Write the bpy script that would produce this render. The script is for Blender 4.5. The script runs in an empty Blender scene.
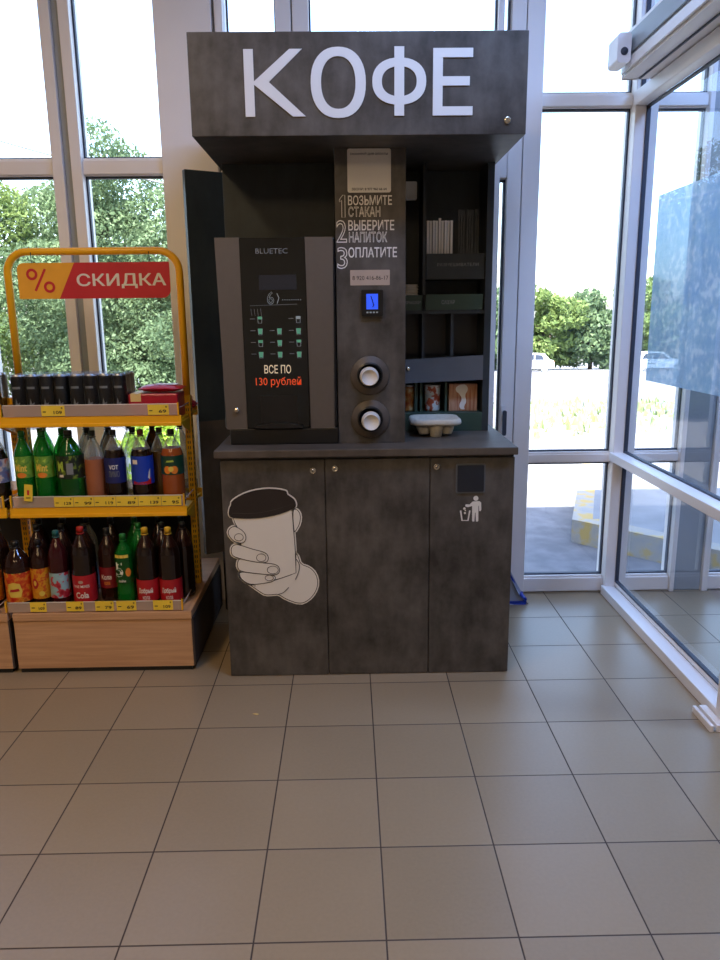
import bpy, math, random
from mathutils import Vector, Matrix
from mathutils.geometry import tessellate_polygon
import numpy as np
random.seed(7)
S = bpy.context.scene
C = S.collection
PI = math.pi

# ------------------------------------------------------------------ materials
def srgb(c):
    return tuple(((v/255)/12.92 if v/255 <= .04045 else ((v/255+.055)/1.055)**2.4) for v in c)

def new_mat(name):
    m = bpy.data.materials.new(name); m.use_nodes = True
    nt = m.node_tree; b = nt.nodes['Principled BSDF']
    return m, nt, b

def mat(name, rgb, rough=.5, metal=0, var=0.06, scale=12, bump=0, spec=.5, emit=None, trans=0, coat=0):
    """procedural paint / plastic: base colour with a little noise variation"""
    m, nt, b = new_mat(name)
    c = srgb(rgb)
    tc = nt.nodes.new('ShaderNodeTexCoord'); n = nt.nodes.new('ShaderNodeTexNoise')
    n.inputs['Scale'].default_value = scale; n.inputs['Detail'].default_value = 4
    nt.links.new(tc.outputs['Object'], n.inputs['Vector'])
    r = nt.nodes.new('ShaderNodeValToRGB'); nt.links.new(n.outputs['Fac'], r.inputs['Fac'])
    r.color_ramp.elements[0].position = .3; r.color_ramp.elements[1].position = .7
    r.color_ramp.elements[0].color = tuple(v*(1-var) for v in c)+(1,)
    r.color_ramp.elements[1].color = tuple(min(1, v*(1+var)) for v in c)+(1,)
    nt.links.new(r.outputs['Color'], b.inputs['Base Color'])
    b.inputs['Roughness'].default_value = rough; b.inputs['Metallic'].default_value = metal
    b.inputs['Specular IOR Level'].default_value = spec
    b.inputs['Coat Weight'].default_value = coat
    if trans: b.inputs['Transmission Weight'].default_value = trans; b.inputs['IOR'].default_value = 1.33
    if bump:
        bp = nt.nodes.new('ShaderNodeBump'); bp.inputs['Strength'].default_value = bump
        bp.inputs['Distance'].default_value = .002
        nt.links.new(n.outputs['Fac'], bp.inputs['Height']); nt.links.new(bp.outputs['Normal'], b.inputs['Normal'])
    if emit:
        b.inputs['Emission Color'].default_value = srgb(emit[0])+(1,); b.inputs['Emission Strength'].default_value = emit[1]
    return m

def concrete(name, dark, light, rough=.5, spec=.4):
    m, nt, b = new_mat(name)
    tc = nt.nodes.new('ShaderNodeTexCoord')
    n1 = nt.nodes.new('ShaderNodeTexNoise'); n1.inputs['Scale'].default_value = 4.5; n1.inputs['Detail'].default_value = 9; n1.inputs['Roughness'].default_value = .68
    n2 = nt.nodes.new('ShaderNodeTexNoise'); n2.inputs['Scale'].default_value = 22; n2.inputs['Detail'].default_value = 6
    mp = nt.nodes.new('ShaderNodeMapping'); mp.inputs['Scale'].default_value = (1, 1, .35)
    geo = nt.nodes.new('ShaderNodeNewGeometry')
    nt.links.new(geo.outputs['Position'], n1.inputs['Vector']); nt.links.new(geo.outputs['Position'], mp.inputs['Vector'])
    nt.links.new(mp.outputs['Vector'], n2.inputs['Vector'])
    mx = nt.nodes.new('ShaderNodeMath'); mx.operation = 'MULTIPLY_ADD'; mx.inputs[1].default_value = .35
    nt.links.new(n2.outputs['Fac'], mx.inputs[0])
    m3 = nt.nodes.new('ShaderNodeMath'); m3.operation = 'MULTIPLY'; m3.inputs[1].default_value = .65
    nt.links.new(n1.outputs['Fac'], m3.inputs[0]); nt.links.new(m3.outputs[0], mx.inputs[2])
    r = nt.nodes.new('ShaderNodeValToRGB')
    r.color_ramp.elements[0].position = .36; r.color_ramp.elements[0].color = srgb(dark)+(1,)
    r.color_ramp.elements[1].position = .66; r.color_ramp.elements[1].color = srgb(light)+(1,)
    nt.links.new(mx.outputs[0], r.inputs['Fac']); nt.links.new(r.outputs['Color'], b.inputs['Base Color'])
    b.inputs['Roughness'].default_value = rough; b.inputs['Specular IOR Level'].default_value = spec
    return m

def glass(name, tint=(1, 1, 1), refl=1.0, haze=0.0):
    m, nt, b = new_mat(name); nt.nodes.remove(b)
    out = nt.nodes['Material Output']
    tr = nt.nodes.new('ShaderNodeBsdfTransparent'); tr.inputs['Color'].default_value = tint+(1,)
    gl = nt.nodes.new('ShaderNodeBsdfGlossy'); gl.inputs['Roughness'].default_value = .01
    fr = nt.nodes.new('ShaderNodeFresnel'); ge = nt.nodes.new('ShaderNodeNewGeometry'); io = nt.nodes.new('ShaderNodeMapRange')
    io.inputs['To Min'].default_value = 1.5; io.inputs['To Max'].default_value = 1/1.5      # thin pane: same reflection from both faces
    nt.links.new(ge.outputs['Backfacing'], io.inputs['Value']); nt.links.new(io.outputs[0], fr.inputs['IOR'])
    mu = nt.nodes.new('ShaderNodeMath'); mu.operation = 'MULTIPLY'; mu.inputs[1].default_value = refl
    nt.links.new(fr.outputs[0], mu.inputs[0])
    mx = nt.nodes.new('ShaderNodeMixShader')
    nt.links.new(mu.outputs[0], mx.inputs['Fac']); nt.links.new(tr.outputs[0], mx.inputs[1]); nt.links.new(gl.outputs[0], mx.inputs[2])
    if haze:                                  # dusty pane: a little diffuse film
        df = nt.nodes.new('ShaderNodeBsdfTranslucent'); df.inputs['Color'].default_value = (.8, .88, 1, 1)
        m2 = nt.nodes.new('ShaderNodeMixShader'); m2.inputs['Fac'].default_value = haze
        nt.links.new(mx.outputs[0], m2.inputs[1]); nt.links.new(df.outputs[0], m2.inputs[2]); mx = m2
    nt.links.new(mx.outputs[0], out.inputs['Surface'])
    return m

def clear_plastic(name, rgb, alpha, rough=.12):
    """tinted see-through plastic: transparent mixed with glossy paint"""
    m, nt, b = new_mat(name)
    b.inputs['Base Color'].default_value = srgb(rgb)+(1,); b.inputs['Roughness'].default_value = rough
    out = nt.nodes['Material Output']
    tr = nt.nodes.new('ShaderNodeBsdfTransparent'); c = srgb(rgb); k = max(c) or 1
    tr.inputs['Color'].default_value = tuple(.25+.75*v/k for v in c)+(1,)
    lw = nt.nodes.new('ShaderNodeLayerWeight'); lw.inputs['Blend'].default_value = .35
    ma = nt.nodes.new('ShaderNodeMath'); ma.operation = 'MULTIPLY_ADD'; ma.inputs[1].default_value = 1-alpha; ma.inputs[2].default_value = alpha
    nt.links.new(lw.outputs['Facing'], ma.inputs[0])
    mx = nt.nodes.new('ShaderNodeMixShader')
    nt.links.new(ma.outputs[0], mx.inputs['Fac']); nt.links.new(tr.outputs[0], mx.inputs[1]); nt.links.new(b.outputs[0], mx.inputs[2])
    nt.links.new(mx.outputs[0], out.inputs['Surface'])
    return m

def blotch(name, cols, scale=30, rough=.4, voronoi=False, stretch=(1, 1, 1)):
    """printed packaging: hard-edged patches of several inks"""
    m, nt, b = new_mat(name)
    tc = nt.nodes.new('ShaderNodeTexCoord'); mp = nt.nodes.new('ShaderNodeMapping'); mp.inputs['Scale'].default_value = stretch
    nt.links.new(tc.outputs['Object'], mp.inputs['Vector'])
    if voronoi:
        n = nt.nodes.new('ShaderNodeTexVoronoi'); n.inputs['Scale'].default_value = scale; o = n.outputs['Distance']
    else:
        n = nt.nodes.new('ShaderNodeTexNoise'); n.inputs['Scale'].default_value = scale; n.inputs['Detail'].default_value = 3; o = n.outputs['Fac']
    nt.links.new(mp.outputs['Vector'], n.inputs['Vector'])
    r = nt.nodes.new('ShaderNodeValToRGB'); r.color_ramp.interpolation = 'LINEAR'
    e = r.color_ramp.elements
    while len(e) < len(cols): e.new(.5)
    for i, (p, c) in enumerate(cols): e[i].position = p
    for i, (p, c) in enumerate(cols): e[i].color = srgb(c)+(1,)
    nt.links.new(o, r.inputs['Fac']); nt.links.new(r.outputs['Color'], b.inputs['Base Color'])
    b.inputs['Roughness'].default_value = rough
    return m

TILE = .333; OX, OY = -.25736, 2.89656
def floor_mat():
    m, nt, b = new_mat('floor_tiles'); L = nt.links.new; N = nt.nodes.new
    geo = N('ShaderNodeNewGeometry'); sx = N('ShaderNodeSeparateXYZ'); L(geo.outputs['Position'], sx.inputs[0])
    def M(op, a, b_=None, c_=None):
        n = N('ShaderNodeMath'); n.operation = op
        for i, v in enumerate((a, b_, c_)):
            if v is None: continue
            if isinstance(v, (int, float)): n.inputs[i].default_value = v
            else: L(v, n.inputs[i])
        return n.outputs[0]
    ds = []; ids = []
    for o, off in ((sx.outputs['X'], OX), (sx.outputs['Y'], OY)):
        t = M('DIVIDE', M('SUBTRACT', o, off), TILE)
        ids.append(M('FLOOR', t)); f = M('FRACT', t)
        ds.append(M('MINIMUM', f, M('SUBTRACT', 1.0, f)))
    d = M('MINIMUM', ds[0], ds[1])
    g = N('ShaderNodeMapRange'); g.inputs['From Min'].default_value = .0045; g.inputs['From Max'].default_value = .0085; L(d, g.inputs['Value'])
    cb = N('ShaderNodeCombineXYZ'); L(ids[0], cb.inputs[0]); L(ids[1], cb.inputs[1])
    wn = N('ShaderNodeTexWhiteNoise'); wn.noise_dimensions = '2D'; L(cb.outputs[0], wn.inputs['Vector'])
    no = N('ShaderNodeTexNoise'); no.inputs['Scale'].default_value = 90; no.inputs['Detail'].default_value = 5; L(geo.outputs['Position'], no.inputs['Vector'])
    n2 = N('ShaderNodeTexNoise'); n2.inputs['Scale'].default_value = 2.2; L(geo.outputs['Position'], n2.inputs['Vector'])
    v = M('ADD', M('MULTIPLY', wn.outputs['Value'], .35), M('ADD', M('MULTIPLY', no.outputs['Fac'], .45), M('MULTIPLY', n2.outputs['Fac'], .35)))
    r = N('ShaderNodeValToRGB'); L(v, r.inputs['Fac'])
    r.color_ramp.elements[0].position = .2; r.color_ramp.elements[0].color = srgb((138, 120, 94))+(1,)
    r.color_ramp.elements[1].position = .9; r.color_ramp.elements[1].color = srgb((157, 137, 109))+(1,)
    mx = N('ShaderNodeMix'); mx.data_type = 'RGBA'
    L(g.outputs[0], mx.inputs['Factor']); mx.inputs[6].default_value = srgb((62, 48, 40))+(1,); L(r.outputs['Color'], mx.inputs[7])
    L(mx.outputs[2], b.inputs['Base Color'])
    rr = N('ShaderNodeMapRange'); L(g.outputs[0], rr.inputs['Value']); rr.inputs['To Min'].default_value = .8; rr.inputs['To Max'].default_value = .3
    L(rr.outputs[0], b.inputs['Roughness'])
    bp = N('ShaderNodeBump'); bp.inputs['Distance'].default_value = .002; bp.inputs['Strength'].default_value = .5
    L(g.outputs[0], bp.inputs['Height']); L(bp.outputs['Normal'], b.inputs['Normal'])
    return m

def wood(name, a, c):
    m, nt, b = new_mat(name)
    tc = nt.nodes.new('ShaderNodeTexCoord'); mp = nt.nodes.new('ShaderNodeMapping'); mp.inputs['Scale'].default_value = (.6, 6, 14)
    n = nt.nodes.new('ShaderNodeTexNoise'); n.inputs['Scale'].default_value = 5; n.inputs['Detail'].default_value = 8; n.inputs['Distortion'].default_value = .6
    nt.links.new(tc.outputs['Object'], mp.inputs[0]); nt.links.new(mp.outputs[0], n.inputs['Vector'])
    r = nt.nodes.new('ShaderNodeValToRGB'); nt.links.new(n.outputs['Fac'], r.inputs['Fac'])
    r.color_ramp.elements[0].position = .3; r.color_ramp.elements[0].color = srgb(a)+(1,)
    r.color_ramp.elements[1].position = .7; r.color_ramp.elements[1].color = srgb(c)+(1,)
    nt.links.new(r.outputs[0], b.inputs['Base Color']); b.inputs['Roughness'].default_value = .5
    return m

def leafy(name, a, c, scale=1.5):
    m = blotch(name, [(.3, a), (.7, c)], scale=scale, rough=.6)
    nt = m.node_tree; b = nt.nodes['Principled BSDF']; b.inputs['Specular IOR Level'].default_value = .25
    out = nt.nodes['Material Output']
    t = nt.nodes.new('ShaderNodeBsdfTranslucent'); t.inputs['Color'].default_value = srgb(c)+(1,)
    mx = nt.nodes.new('ShaderNodeMixShader'); mx.inputs[0].default_value = .4
    nt.links.new(b.outputs[0], mx.inputs[1]); nt.links.new(t.outputs[0], mx.inputs[2]); nt.links.new(mx.outputs[0], out.inputs['Surface'])
    return m

M = {}
M['floor'] = floor_mat()
M['frame'] = mat('white_frame_paint', (240, 234, 230), .42, var=.02, scale=3)
M['frame2'] = mat('grey_frame_cover', (150, 156, 160), .45, var=.02)
M['gasket'] = mat('black_rubber_gasket', (56, 62, 76), .6)
M['glass'] = glass('window_glass')
M['pglass'] = glass('partition_glass', (.93, .97, 1.0), 1.0, .03)
M['wall'] = mat('painted_wall', (205, 198, 188), .8, bump=.1)
M['ceiling'] = mat('ceiling_paint', (225, 222, 216), .9)
M['conc'] = concrete('dark_concrete_laminate', (50, 46, 42), (98, 93, 87), .38)
M['conc_edge'] = concrete('laminate_edge', (70, 62, 54), (96, 86, 76), .45)
M['niche'] = concrete('dark_niche_board', (34, 42, 46), (48, 56, 60), .45)
M['nichegreen'] = mat('dark_green_board', (44, 66, 54), .5)
M['navy'] = mat('dark_navy_pocket', (26, 32, 42), .35)
M['apron'] = mat('grey_apron_panel', (84, 88, 92), .4)
M['white'] = mat('white_print', (226, 222, 214), .55, var=.01)
M['white_soft'] = mat('faint_grey_print', (120, 124, 124), .6)
M['black'] = mat('black_print', (22, 20, 20), .5, var=.02)
M['lidblack'] = mat('dark_brown_print', (36, 28, 26), .5)
M['paper'] = mat('white_paper', (222, 218, 210), .7, var=.03)
M['pulp'] = mat('moulded_pulp', (190, 182, 164), .95, var=.08, scale=60, bump=.6)
M['cmblack'] = mat('black_machine_plastic', (16, 17, 18), .28)
M['cmglass'] = mat('black_glass_front', (8, 12, 12), .1, var=.02)
M['cmstrip'] = mat('brushed_grey_strip', (100, 93, 86), .42, metal=.35, var=.03, scale=40)
M['chrome'] = mat('chrome', (214, 206, 190), .2, metal=1)
M['icon'] = mat('backlit_green_icon', (90, 170, 130), .4, emit=((95, 170, 140), .14))
M['icon2'] = mat('backlit_white_line', (150, 160, 160), .4, emit=((150, 165, 165), .12))
M['warmwhite'] = mat('lit_cream_text', (220, 205, 170), .5, emit=((225, 205, 170), .3))
M['orange'] = mat('lit_orange_text', (225, 80, 40), .5, emit=((230, 80, 30), .3))
M['screen'] = mat('blue_lcd_screen', (40, 80, 220), .3, emit=((50, 90, 235), .75))
M['screenglyph'] = mat('lcd_dark_glyph', (14, 24, 90), .3)
M['plate'] = mat('beige_sticker', (178, 158, 140), .6)
M['yellow'] = mat('yellow_enamel', (240, 176, 20), .35, var=.03)
M['tag'] = mat('yellow_price_card', (238, 205, 60), .55)
M['signy'] = mat('sign_yellow', (236, 168, 48), .5)
M['red'] = mat('sign_red', (196, 34, 48), .5)
M['rail'] = clear_plastic('clear_price_rail', (215, 195, 180), .42, .25)
M['wood'] = wood('light_oak_laminate', (186, 142, 104), (206, 162, 122))
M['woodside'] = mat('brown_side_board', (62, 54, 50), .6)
M['dark'] = mat('dark_metal', (30, 30, 32), .5)
M['can'] = mat('black_can_print', (14, 16, 20), .3, metal=.3)
M['alu'] = mat('can_aluminium', (190, 195, 205), .3, metal=1)
M['wrap'] = glass('shrink_wrap', (.93, .94, .96), 1.0)
M['redfoil'] = mat('crimson_foil', (170, 20, 40), .3, var=.15, scale=15, bump=.4)
M['cream'] = mat('cream_print', (220, 190, 120), .5)
M['cola'] = mat('cola_drink', (24, 9, 5), .1, spec=.6)
M['clear'] = clear_plastic('clear_bottle_plastic', (200, 205, 208), .16, .08)
M['greenpet'] = clear_plastic('green_bottle_plastic', (14, 116, 36), .62, .1)
M['darkgreen'] = clear_plastic('deep_green_bottle_plastic', (8, 78, 24), .8, .1)
M['brownpet'] = clear_plastic('dark_brown_bottle_plastic', (40, 18, 12), .9, .08)
M['berry'] = clear_plastic('dark_berry_drink', (60, 14, 18), .85, .1)
M['amber'] = mat('amber_drink', (150, 74, 30), .15, spec=.6)
M['peach'] = mat('pale_amber_drink', (156, 92, 60), .15, spec=.6)
M['olive'] = mat('olive_drink', (70, 52, 24), .15, spec=.6)
M['capblack'] = mat('black_cap', (18, 18, 20), .4)
M['capred'] = mat('red_cap', (170, 28, 24), .4)
M['capbrown'] = mat('dark_red_cap', (96, 36, 30), .4)
M['capyellow'] = mat('yellow_cap', (205, 160, 30), .4)
M['capgreen'] = mat('green_cap', (20, 110, 40), .4)
M['capteal'] = mat('teal_cap', (20, 90, 90), .4)
M['l_orange'] = blotch('orange_patterned_label', [(.3, (170, 30, 16)), (.48, (206, 70, 24)), (.6, (216, 140, 40)), (.75, (150, 28, 18))], 45)
M['l_orange2'] = blotch('amber_patterned_label', [(.3, (190, 110, 20)), (.5, (214, 150, 30)), (.6, (190, 60, 24)), (.75, (214, 160, 40))], 40)
M['l_berry'] = blotch('sky_blue_berry_label', [(.4, (150, 20, 40)), (.47, (190, 60, 70)), (.5, (140, 178, 186)), (.75, (160, 196, 200))], 24)
M['l_red'] = mat('red_label', (176, 24, 34), .4)
M['l_darkred'] = mat('dark_red_label', (120, 18, 28), .4)
M['l_blue'] = mat('dark_blue_label', (24, 34, 96), .4)
M['l_pepsi'] = mat('bright_blue_label', (24, 60, 170), .4)
M['l_mint'] = blotch('green_leaf_label', [(.35, (70, 130, 40)), (.5, (120, 160, 60)), (.65, (96, 150, 40))], 30)
M['l_black'] = blotch('black_green_label', [(.35, (18, 26, 20)), (.55, (26, 40, 26)), (.62, (110, 130, 40))], 34)
M['l_dgreen'] = mat('dark_green_label', (20, 62, 44), .4)
M['l_mixed'] = blotch('blue_white_orange_label', [(.38, (190, 90, 40)), (.48, (196, 180, 170)), (.55, (90, 110, 150)), (.7, (150, 40, 30))], 16)
M['ink_yellow'] = mat('yellow_ink', (226, 196, 80), .5)
M['ink_orange'] = mat('orange_ink', (226, 130, 40), .5)
M['ink_lime'] = mat('lime_ink', (170, 196, 70), .5)
M['asphalt'] = blotch('asphalt', [(.35, (104, 106, 112)), (.65, (124, 125, 130))], 6, .9)
M['pave'] = blotch('pale_paving', [(.35, (124, 126, 130)), (.65, (140, 142, 146))], 3, .9)
M['kerbpaint'] = blotch('worn_yellow_kerb_paint', [(.40, (188, 160, 96)), (.5, (168, 160, 146)), (.7, (150, 150, 150))], 9, .8)
M['grass'] = blotch('dry_grass', [(.35, (120, 140, 84)), (.65, (160, 172, 120))], 3, .9)
M['leafA'] = leafy('mid_green_leaves', (66, 90, 50), (132, 152, 90))
M['leafB'] = leafy('blue_green_leaves', (62, 84, 62), (120, 142, 104))
M['leafC'] = leafy('yellow_green_leaves', (110, 150, 40), (178, 200, 84), 4)
M['bark'] = mat('tree_bark', (92, 78, 64), .9, bump=.5)
M['carpaint'] = mat('white_car_paint', (225, 228, 235), .25, coat=.5)
M['tyre'] = mat('tyre_rubber', (28, 28, 30), .8)
M['carglass'] = mat('tinted_car_glass', (50, 60, 75), .08)
M['bluepl'] = mat('blue_plastic', (24, 60, 170), .4)
M['clothgrey'] = mat('grey_white_cloth', (150, 158, 176), .8)
M['lampface'] = None

# ------------------------------------------------------------------ mesh builder
class MB:
    def __init__(s): s.v = []; s.f = []; s.m = []; s.sm = []; s.mats = []
    def mi(s, m):
        m = M[m] if isinstance(m, str) else m
        if m not in s.mats: s.mats.append(m)
        return s.mats.index(m)
    def add(s, vs, fs, m, smooth=False):
        k = len(s.v); i = s.mi(m); s.v += [tuple(v) for v in vs]
        for f in fs: s.f.append(tuple(k+j for j in f)); s.m.append(i); s.sm.append(smooth)
    def box(s, x0, x1, y0, y1, z0, z1, m, T=None):
        vs = [(x, y, z) for x in (x0, x1) for y in (y0, y1) for z in (z0, z1)]
        if T: vs = [T @ Vector(v) for v in vs]
        s.add(vs, [(0, 1, 3, 2), (4, 6, 7, 5), (0, 4, 5, 1), (2, 3, 7, 6), (0, 2, 6, 4), (1, 5, 7, 3)], m)
    def rbox(s, x0, x1, y0, y1, z0, z1, r, m, n=5, axis='y'):
        """box whose outline (seen along axis y or z) has rounded corners"""
        if axis == 'y': a0, a1, b0, b1 = x0, x1, z0, z1
        else: a0, a1, b0, b1 = x0, x1, y0, y1
        P = []
        for cx, cy, st in ((a1-r, b1-r, 0), (a0+r, b1-r, 90), (a0+r, b0+r, 180), (a1-r, b0+r, 270)):
            for k in range(n+1):
                t = math.radians(st+90*k/n); P.append((cx+r*math.cos(t), cy+r*math.sin(t)))
        if axis == 'y': s.prism(P, y0, y1, m)
        else:
            N = len(P); vs = [(x, y, z0) for x, y in P]+[(x, y, z1) for x, y in P]
            s.add(vs, [tuple(range(N-1, -1, -1)), tuple(range(N, 2*N))]+[(i, (i+1) % N, N+(i+1) % N, N+i) for i in range(N)], m)
    def prism(s, P, y0, y1, m, T=None):
        """outline in (x,z), extruded from y0 to y1; concave outlines allowed"""
        N = len(P); vs = [(x, y0, z) for x, z in P]+[(x, y1, z) for x, z in P]
        if T: vs = [T @ Vector(v) for v in vs]
        tri = tessellate_polygon([[Vector((x, z, 0)) for x, z in P]])
        fs = [tuple(t) for t in tri]+[tuple(N+j for j in reversed(t)) for t in tri]+[(i, (i+1) % N, N+(i+1) % N, N+i) for i in range(N)]
        s.add(vs, fs, m)
    def xprism(s, P, x0, x1, m):
        """outline in (y,z), extruded along x"""
        N = len(P); vs = [(x0, y, z) for y, z in P]+[(x1, y, z) for y, z in P]
        tri = tessellate_polygon([[Vector((y, z, 0)) for y, z in P]])
        s.add(vs, [tuple(t) for t in tri]+[tuple(N+j for j in reversed(t)) for t in tri]+[(i, (i+1) % N, N+(i+1) % N, N+i) for i in range(N)], m)
    def face(s, P, y, m):
        tri = tessellate_polygon([[Vector((x, z, 0)) for x, z in P]])
        s.add([(x, y, z) for x, z in P], [tuple(t) for t in tri], m)
    def ribbon(s, P, w, y, m, closed=False):
        P = [Vector(p) for p in P]; N = len(P); L = []; R = []
        for i in range(N):
            a = P[i-1] if (i > 0 or closed) else P[i]; b = P[(i+1) % N] if (i < N-1 or closed) else P[i]
            d = (b-a); d = d.normalized() if d.length else Vector((1, 0)); n = Vector((-d.y, d.x))*w/2
            L.append(P[i]+n); R.append(P[i]-n)
        vs = [(p.x, y, p.y) for p in L+R]; K = N if closed else N-1
        s.add(vs, [(i, (i+1) % N, N+(i+1) % N, N+i) for i in range(K)], m)
    def lathe(s, prof, m, c=(0, 0, 0), n=20, T=None, smooth=True, mats=None):
        """prof: list of (r,z) bottom to top; mats: optional material per band"""
        vs = []; N = len(prof)
        for r, z in prof:
            for k in range(n):
                t = 2*PI*k/n; v = Vector((r*math.cos(t), r*math.sin(t), z))
                vs.append(tuple((T @ v) if T else (v+Vector(c))))
        base = len(s.v); s.v += vs
        for i in range(N-1):
            mm = s.mi(mats[i] if mats else m)
            for k in range(n):
                s.f.append((base+i*n+k, base+i*n+(k+1) % n, base+(i+1)*n+(k+1) % n, base+(i+1)*n+k)); s.m.append(mm); s.sm.append(smooth)
        if prof[0][0] > 1e-6: s.f.append(tuple(base+k for k in range(n-1, -1, -1))); s.m.append(s.mi(mats[0] if mats else m)); s.sm.append(False)
        if prof[-1][0] > 1e-6: s.f.append(tuple(base+(N-1)*n+k for k in range(n))); s.m.append(s.mi(mats[-1] if mats else m)); s.sm.append(False)
    def tube(s, P, r, m, n=10, closed=False):
        P = [Vector(p) for p in P]; N = len(P); rings = []
        up = None
        for i in range(N):
            d = (P[min(i+1, N-1)]-P[max(i-1, 0)]).normalized()
            if up is None: up = d.orthogonal().normalized()
            up = (up-d*up.dot(d)).normalized(); sd = d.cross(up)
            rings.append([P[i]+(up*math.cos(2*PI*k/n)+sd*math.sin(2*PI*k/n))*r for k in range(n)])
        vs = [v for g in rings for v in g]
        fs = [(i*n+k, i*n+(k+1) % n, (i+1)*n+(k+1) % n, (i+1)*n+k) for i in range(N-1) for k in range(n)]
        fs += [tuple(range(n-1, -1, -1)), tuple((N-1)*n+k for k in range(n))]
        s.add(vs, fs, m, True)
    def disc(s, x, z, r, y, m, n=20):
        s.face([(x+r*math.cos(2*PI*k/n), z+r*math.sin(2*PI*k/n)) for k in range(n)], y, m)
    def text(s, txt, x0, x1, z0, z1, y, m, bold=.0, outline=0, depth=0, cyl=None):
        """lettering fitted to a box on the plane y; cyl=(cx,cy,r) wraps it on a round label"""
        cu = bpy.data.curves.new('t', 'FONT'); cu.body = txt; cu.resolution_u = 3; cu.offset = bold
        if outline: cu.fill_mode = 'NONE'; cu.bevel_depth = outline; cu.bevel_resolution = 0; cu.offset = 0
        o = bpy.data.objects.new('t', cu); C.objects.link(o)
        dg = bpy.context.evaluated_depsgraph_get(); me = bpy.data.meshes.new_from_object(o.evaluated_get(dg))
        vs = [v.co.copy() for v in me.vertices]; fs = [tuple(p.vertices) for p in me.polygons]
        bpy.data.objects.remove(o); bpy.data.curves.remove(cu); bpy.data.meshes.remove(me)
        if not vs: return
        a0 = min(v.x for v in vs); a1 = max(v.x for v in vs); b0 = min(v.y for v in vs); b1 = max(v.y for v in vs)
        out = []
        for v in vs:
            X = x0+(v.x-a0)/(a1-a0)*(x1-x0); Z = z0+(v.y-b0)/(b1-b0)*(z1-z0); Y = y
            if outline: Y = y-(.0006 if v.z > 0 else 0)
            if cyl:
                cx, cy, r = cyl; t = (X-cx)/r; X = cx+(r)*math.sin(t); Y = cy-r*math.cos(t)
            out.append((X, Y, Z))
        s.add(out, fs, m)
    def build(s, name, parent=None, bevel=0, loc=None):
        me = bpy.data.meshes.new(name); me.from_pydata(s.v, [], s.f)
        for m in s.mats: me.materials.append(m)
        me.polygons.foreach_set('material_index', s.m); me.polygons.foreach_set('use_smooth', s.sm)
        me.update()
        o = bpy.data.objects.new(name, me); C.objects.link(o)
        if parent: o.parent = parent
        if loc: o.location = loc
        if bevel:
            b = o.modifiers.new('bevel', 'BEVEL'); b.width = bevel; b.segments = 2; b.limit_method = 'ANGLE'; b.angle_limit = math.radians(40)
            b.harden_normals = False
        return o

def thing(name, label, cat, loc=(0, 0, 0), rz=0, group=None):
    o = bpy.data.objects.new(name, None); C.objects.link(o); o.empty_display_size = .05
    o.location = loc; o.rotation_euler = (0, 0, rz); o['label'] = label; o['category'] = cat
    if group: o['group'] = group
    return o
def tag(o, label, cat, group=None):
    o['label'] = label; o['category'] = cat
    if group: o['group'] = group
    return o
KIDS = {}
def copy_tree(o, label=None, loc=None, rz=None, parent=None, group=None):
    kids = [c for c in o.children]
    c = o.copy(); C.objects.link(c)
    if parent: c.parent = parent
    for k in kids: copy_tree(k, parent=c)
    if label: c['label'] = label
    if loc: c.location = loc
    if rz is not None: c.rotation_euler.z = rz
    if group: c['group'] = group
    return c
def struct(name, b, parent=None, bevel=0):
    o = b.build(name, parent, bevel)
    if not parent: o['kind'] = 'structure'
    return o
def quick(name, m, *box, parent=None, bevel=0):
    b = MB(); b.box(*box, m); return b.build(name, parent, bevel)

# ------------------------------------------------------------------ room shell
WY = 3.92                 # inner plane of the window wall
b = MB(); b.box(-6, 6, -4, 4.0, -.12, 0, 'floor'); struct('floor', b)
b = MB(); b.box(-6, 6, -4, 4.05, 3.6, 3.75, 'ceiling'); struct('ceiling', b)
b = MB(); b.box(-6.1, -6, -4, 4.0, 0, 3.6, 'wall'); struct('wall_left', b)
b = MB(); b.box(6, 6.1, -4, 4.0, 0, 3.6, 'wall'); struct('wall_right', b)
b = MB(); b.box(-6, 6, -4.1, -4, 0, 3.6, 'wall'); struct('wall_back', b)

FT = .06                  # frame thickness (Y from WY to WY+FT)
def pane(x0, x1, z0, z1, parent, y=WY+.03, gl='glass'):
    g = MB()
    for a, b_, c, d in ((x0, x0+.008, z0, z1), (x1-.008, x1, z0, z1), (x0, x1, z1-.01, z1), (x0, x1, z0, z0+.008)):
        g.box(a, b_, y-.012, y+.012, c, d, 'gasket')
    g.build('gasket', parent)
    p = MB(); p.add([(x0, y, z0), (x1, y, z0), (x1, y, z1), (x0, y, z1)], [(0, 1, 2, 3)], gl); p.build('pane', parent)
wn = 0
def window(x0, x1, rows, y=WY):
    """one bay: glass rows [(z0,z1)...] between x0 and x1; transoms fill what lies between the rows"""
    global wn
    wn += 1; f = MB(); zs = 0.0
    for z0, z1 in rows:
        if z0 > zs: f.box(x0, x1, y, y+FT, zs, z0, 'frame'); f.box(x0, x1, y-.012, y, zs+.006, z0-.012, 'frame')
        zs = z1
    if zs < 3.6: f.box(x0, x1, y, y+FT, zs, 3.6, 'frame')
    o = struct('window_%d' % wn, f, bevel=.003)
    for z0, z1 in rows: pane(x0, x1, z0, z1, o)
def mullion(x0, x1, n, groove=None, d=0.03):
    f = MB()
    if groove:
        f.box(x0, groove[0], WY-d, WY+.1, 0, 3.6, 'frame'); f.box(groove[1], x1, WY-d, WY+.1, 0, 3.6, 'frame')
        f.box(groove[0], groove[1], WY-.008, WY+.09, 0, 3.6, 'frame2')
    else: f.box(x0, x1, WY-d, WY+.1, 0, 3.6, 'frame')
    struct('trim_%d' % n, f, bevel=.004)
ROWL = [(.35, 2.211), (2.293, 3.45)]
ROWR = [(.095, .737), (.797, 2.504), (2.572, 3.45)]
x = -1.432-.53*0
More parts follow.
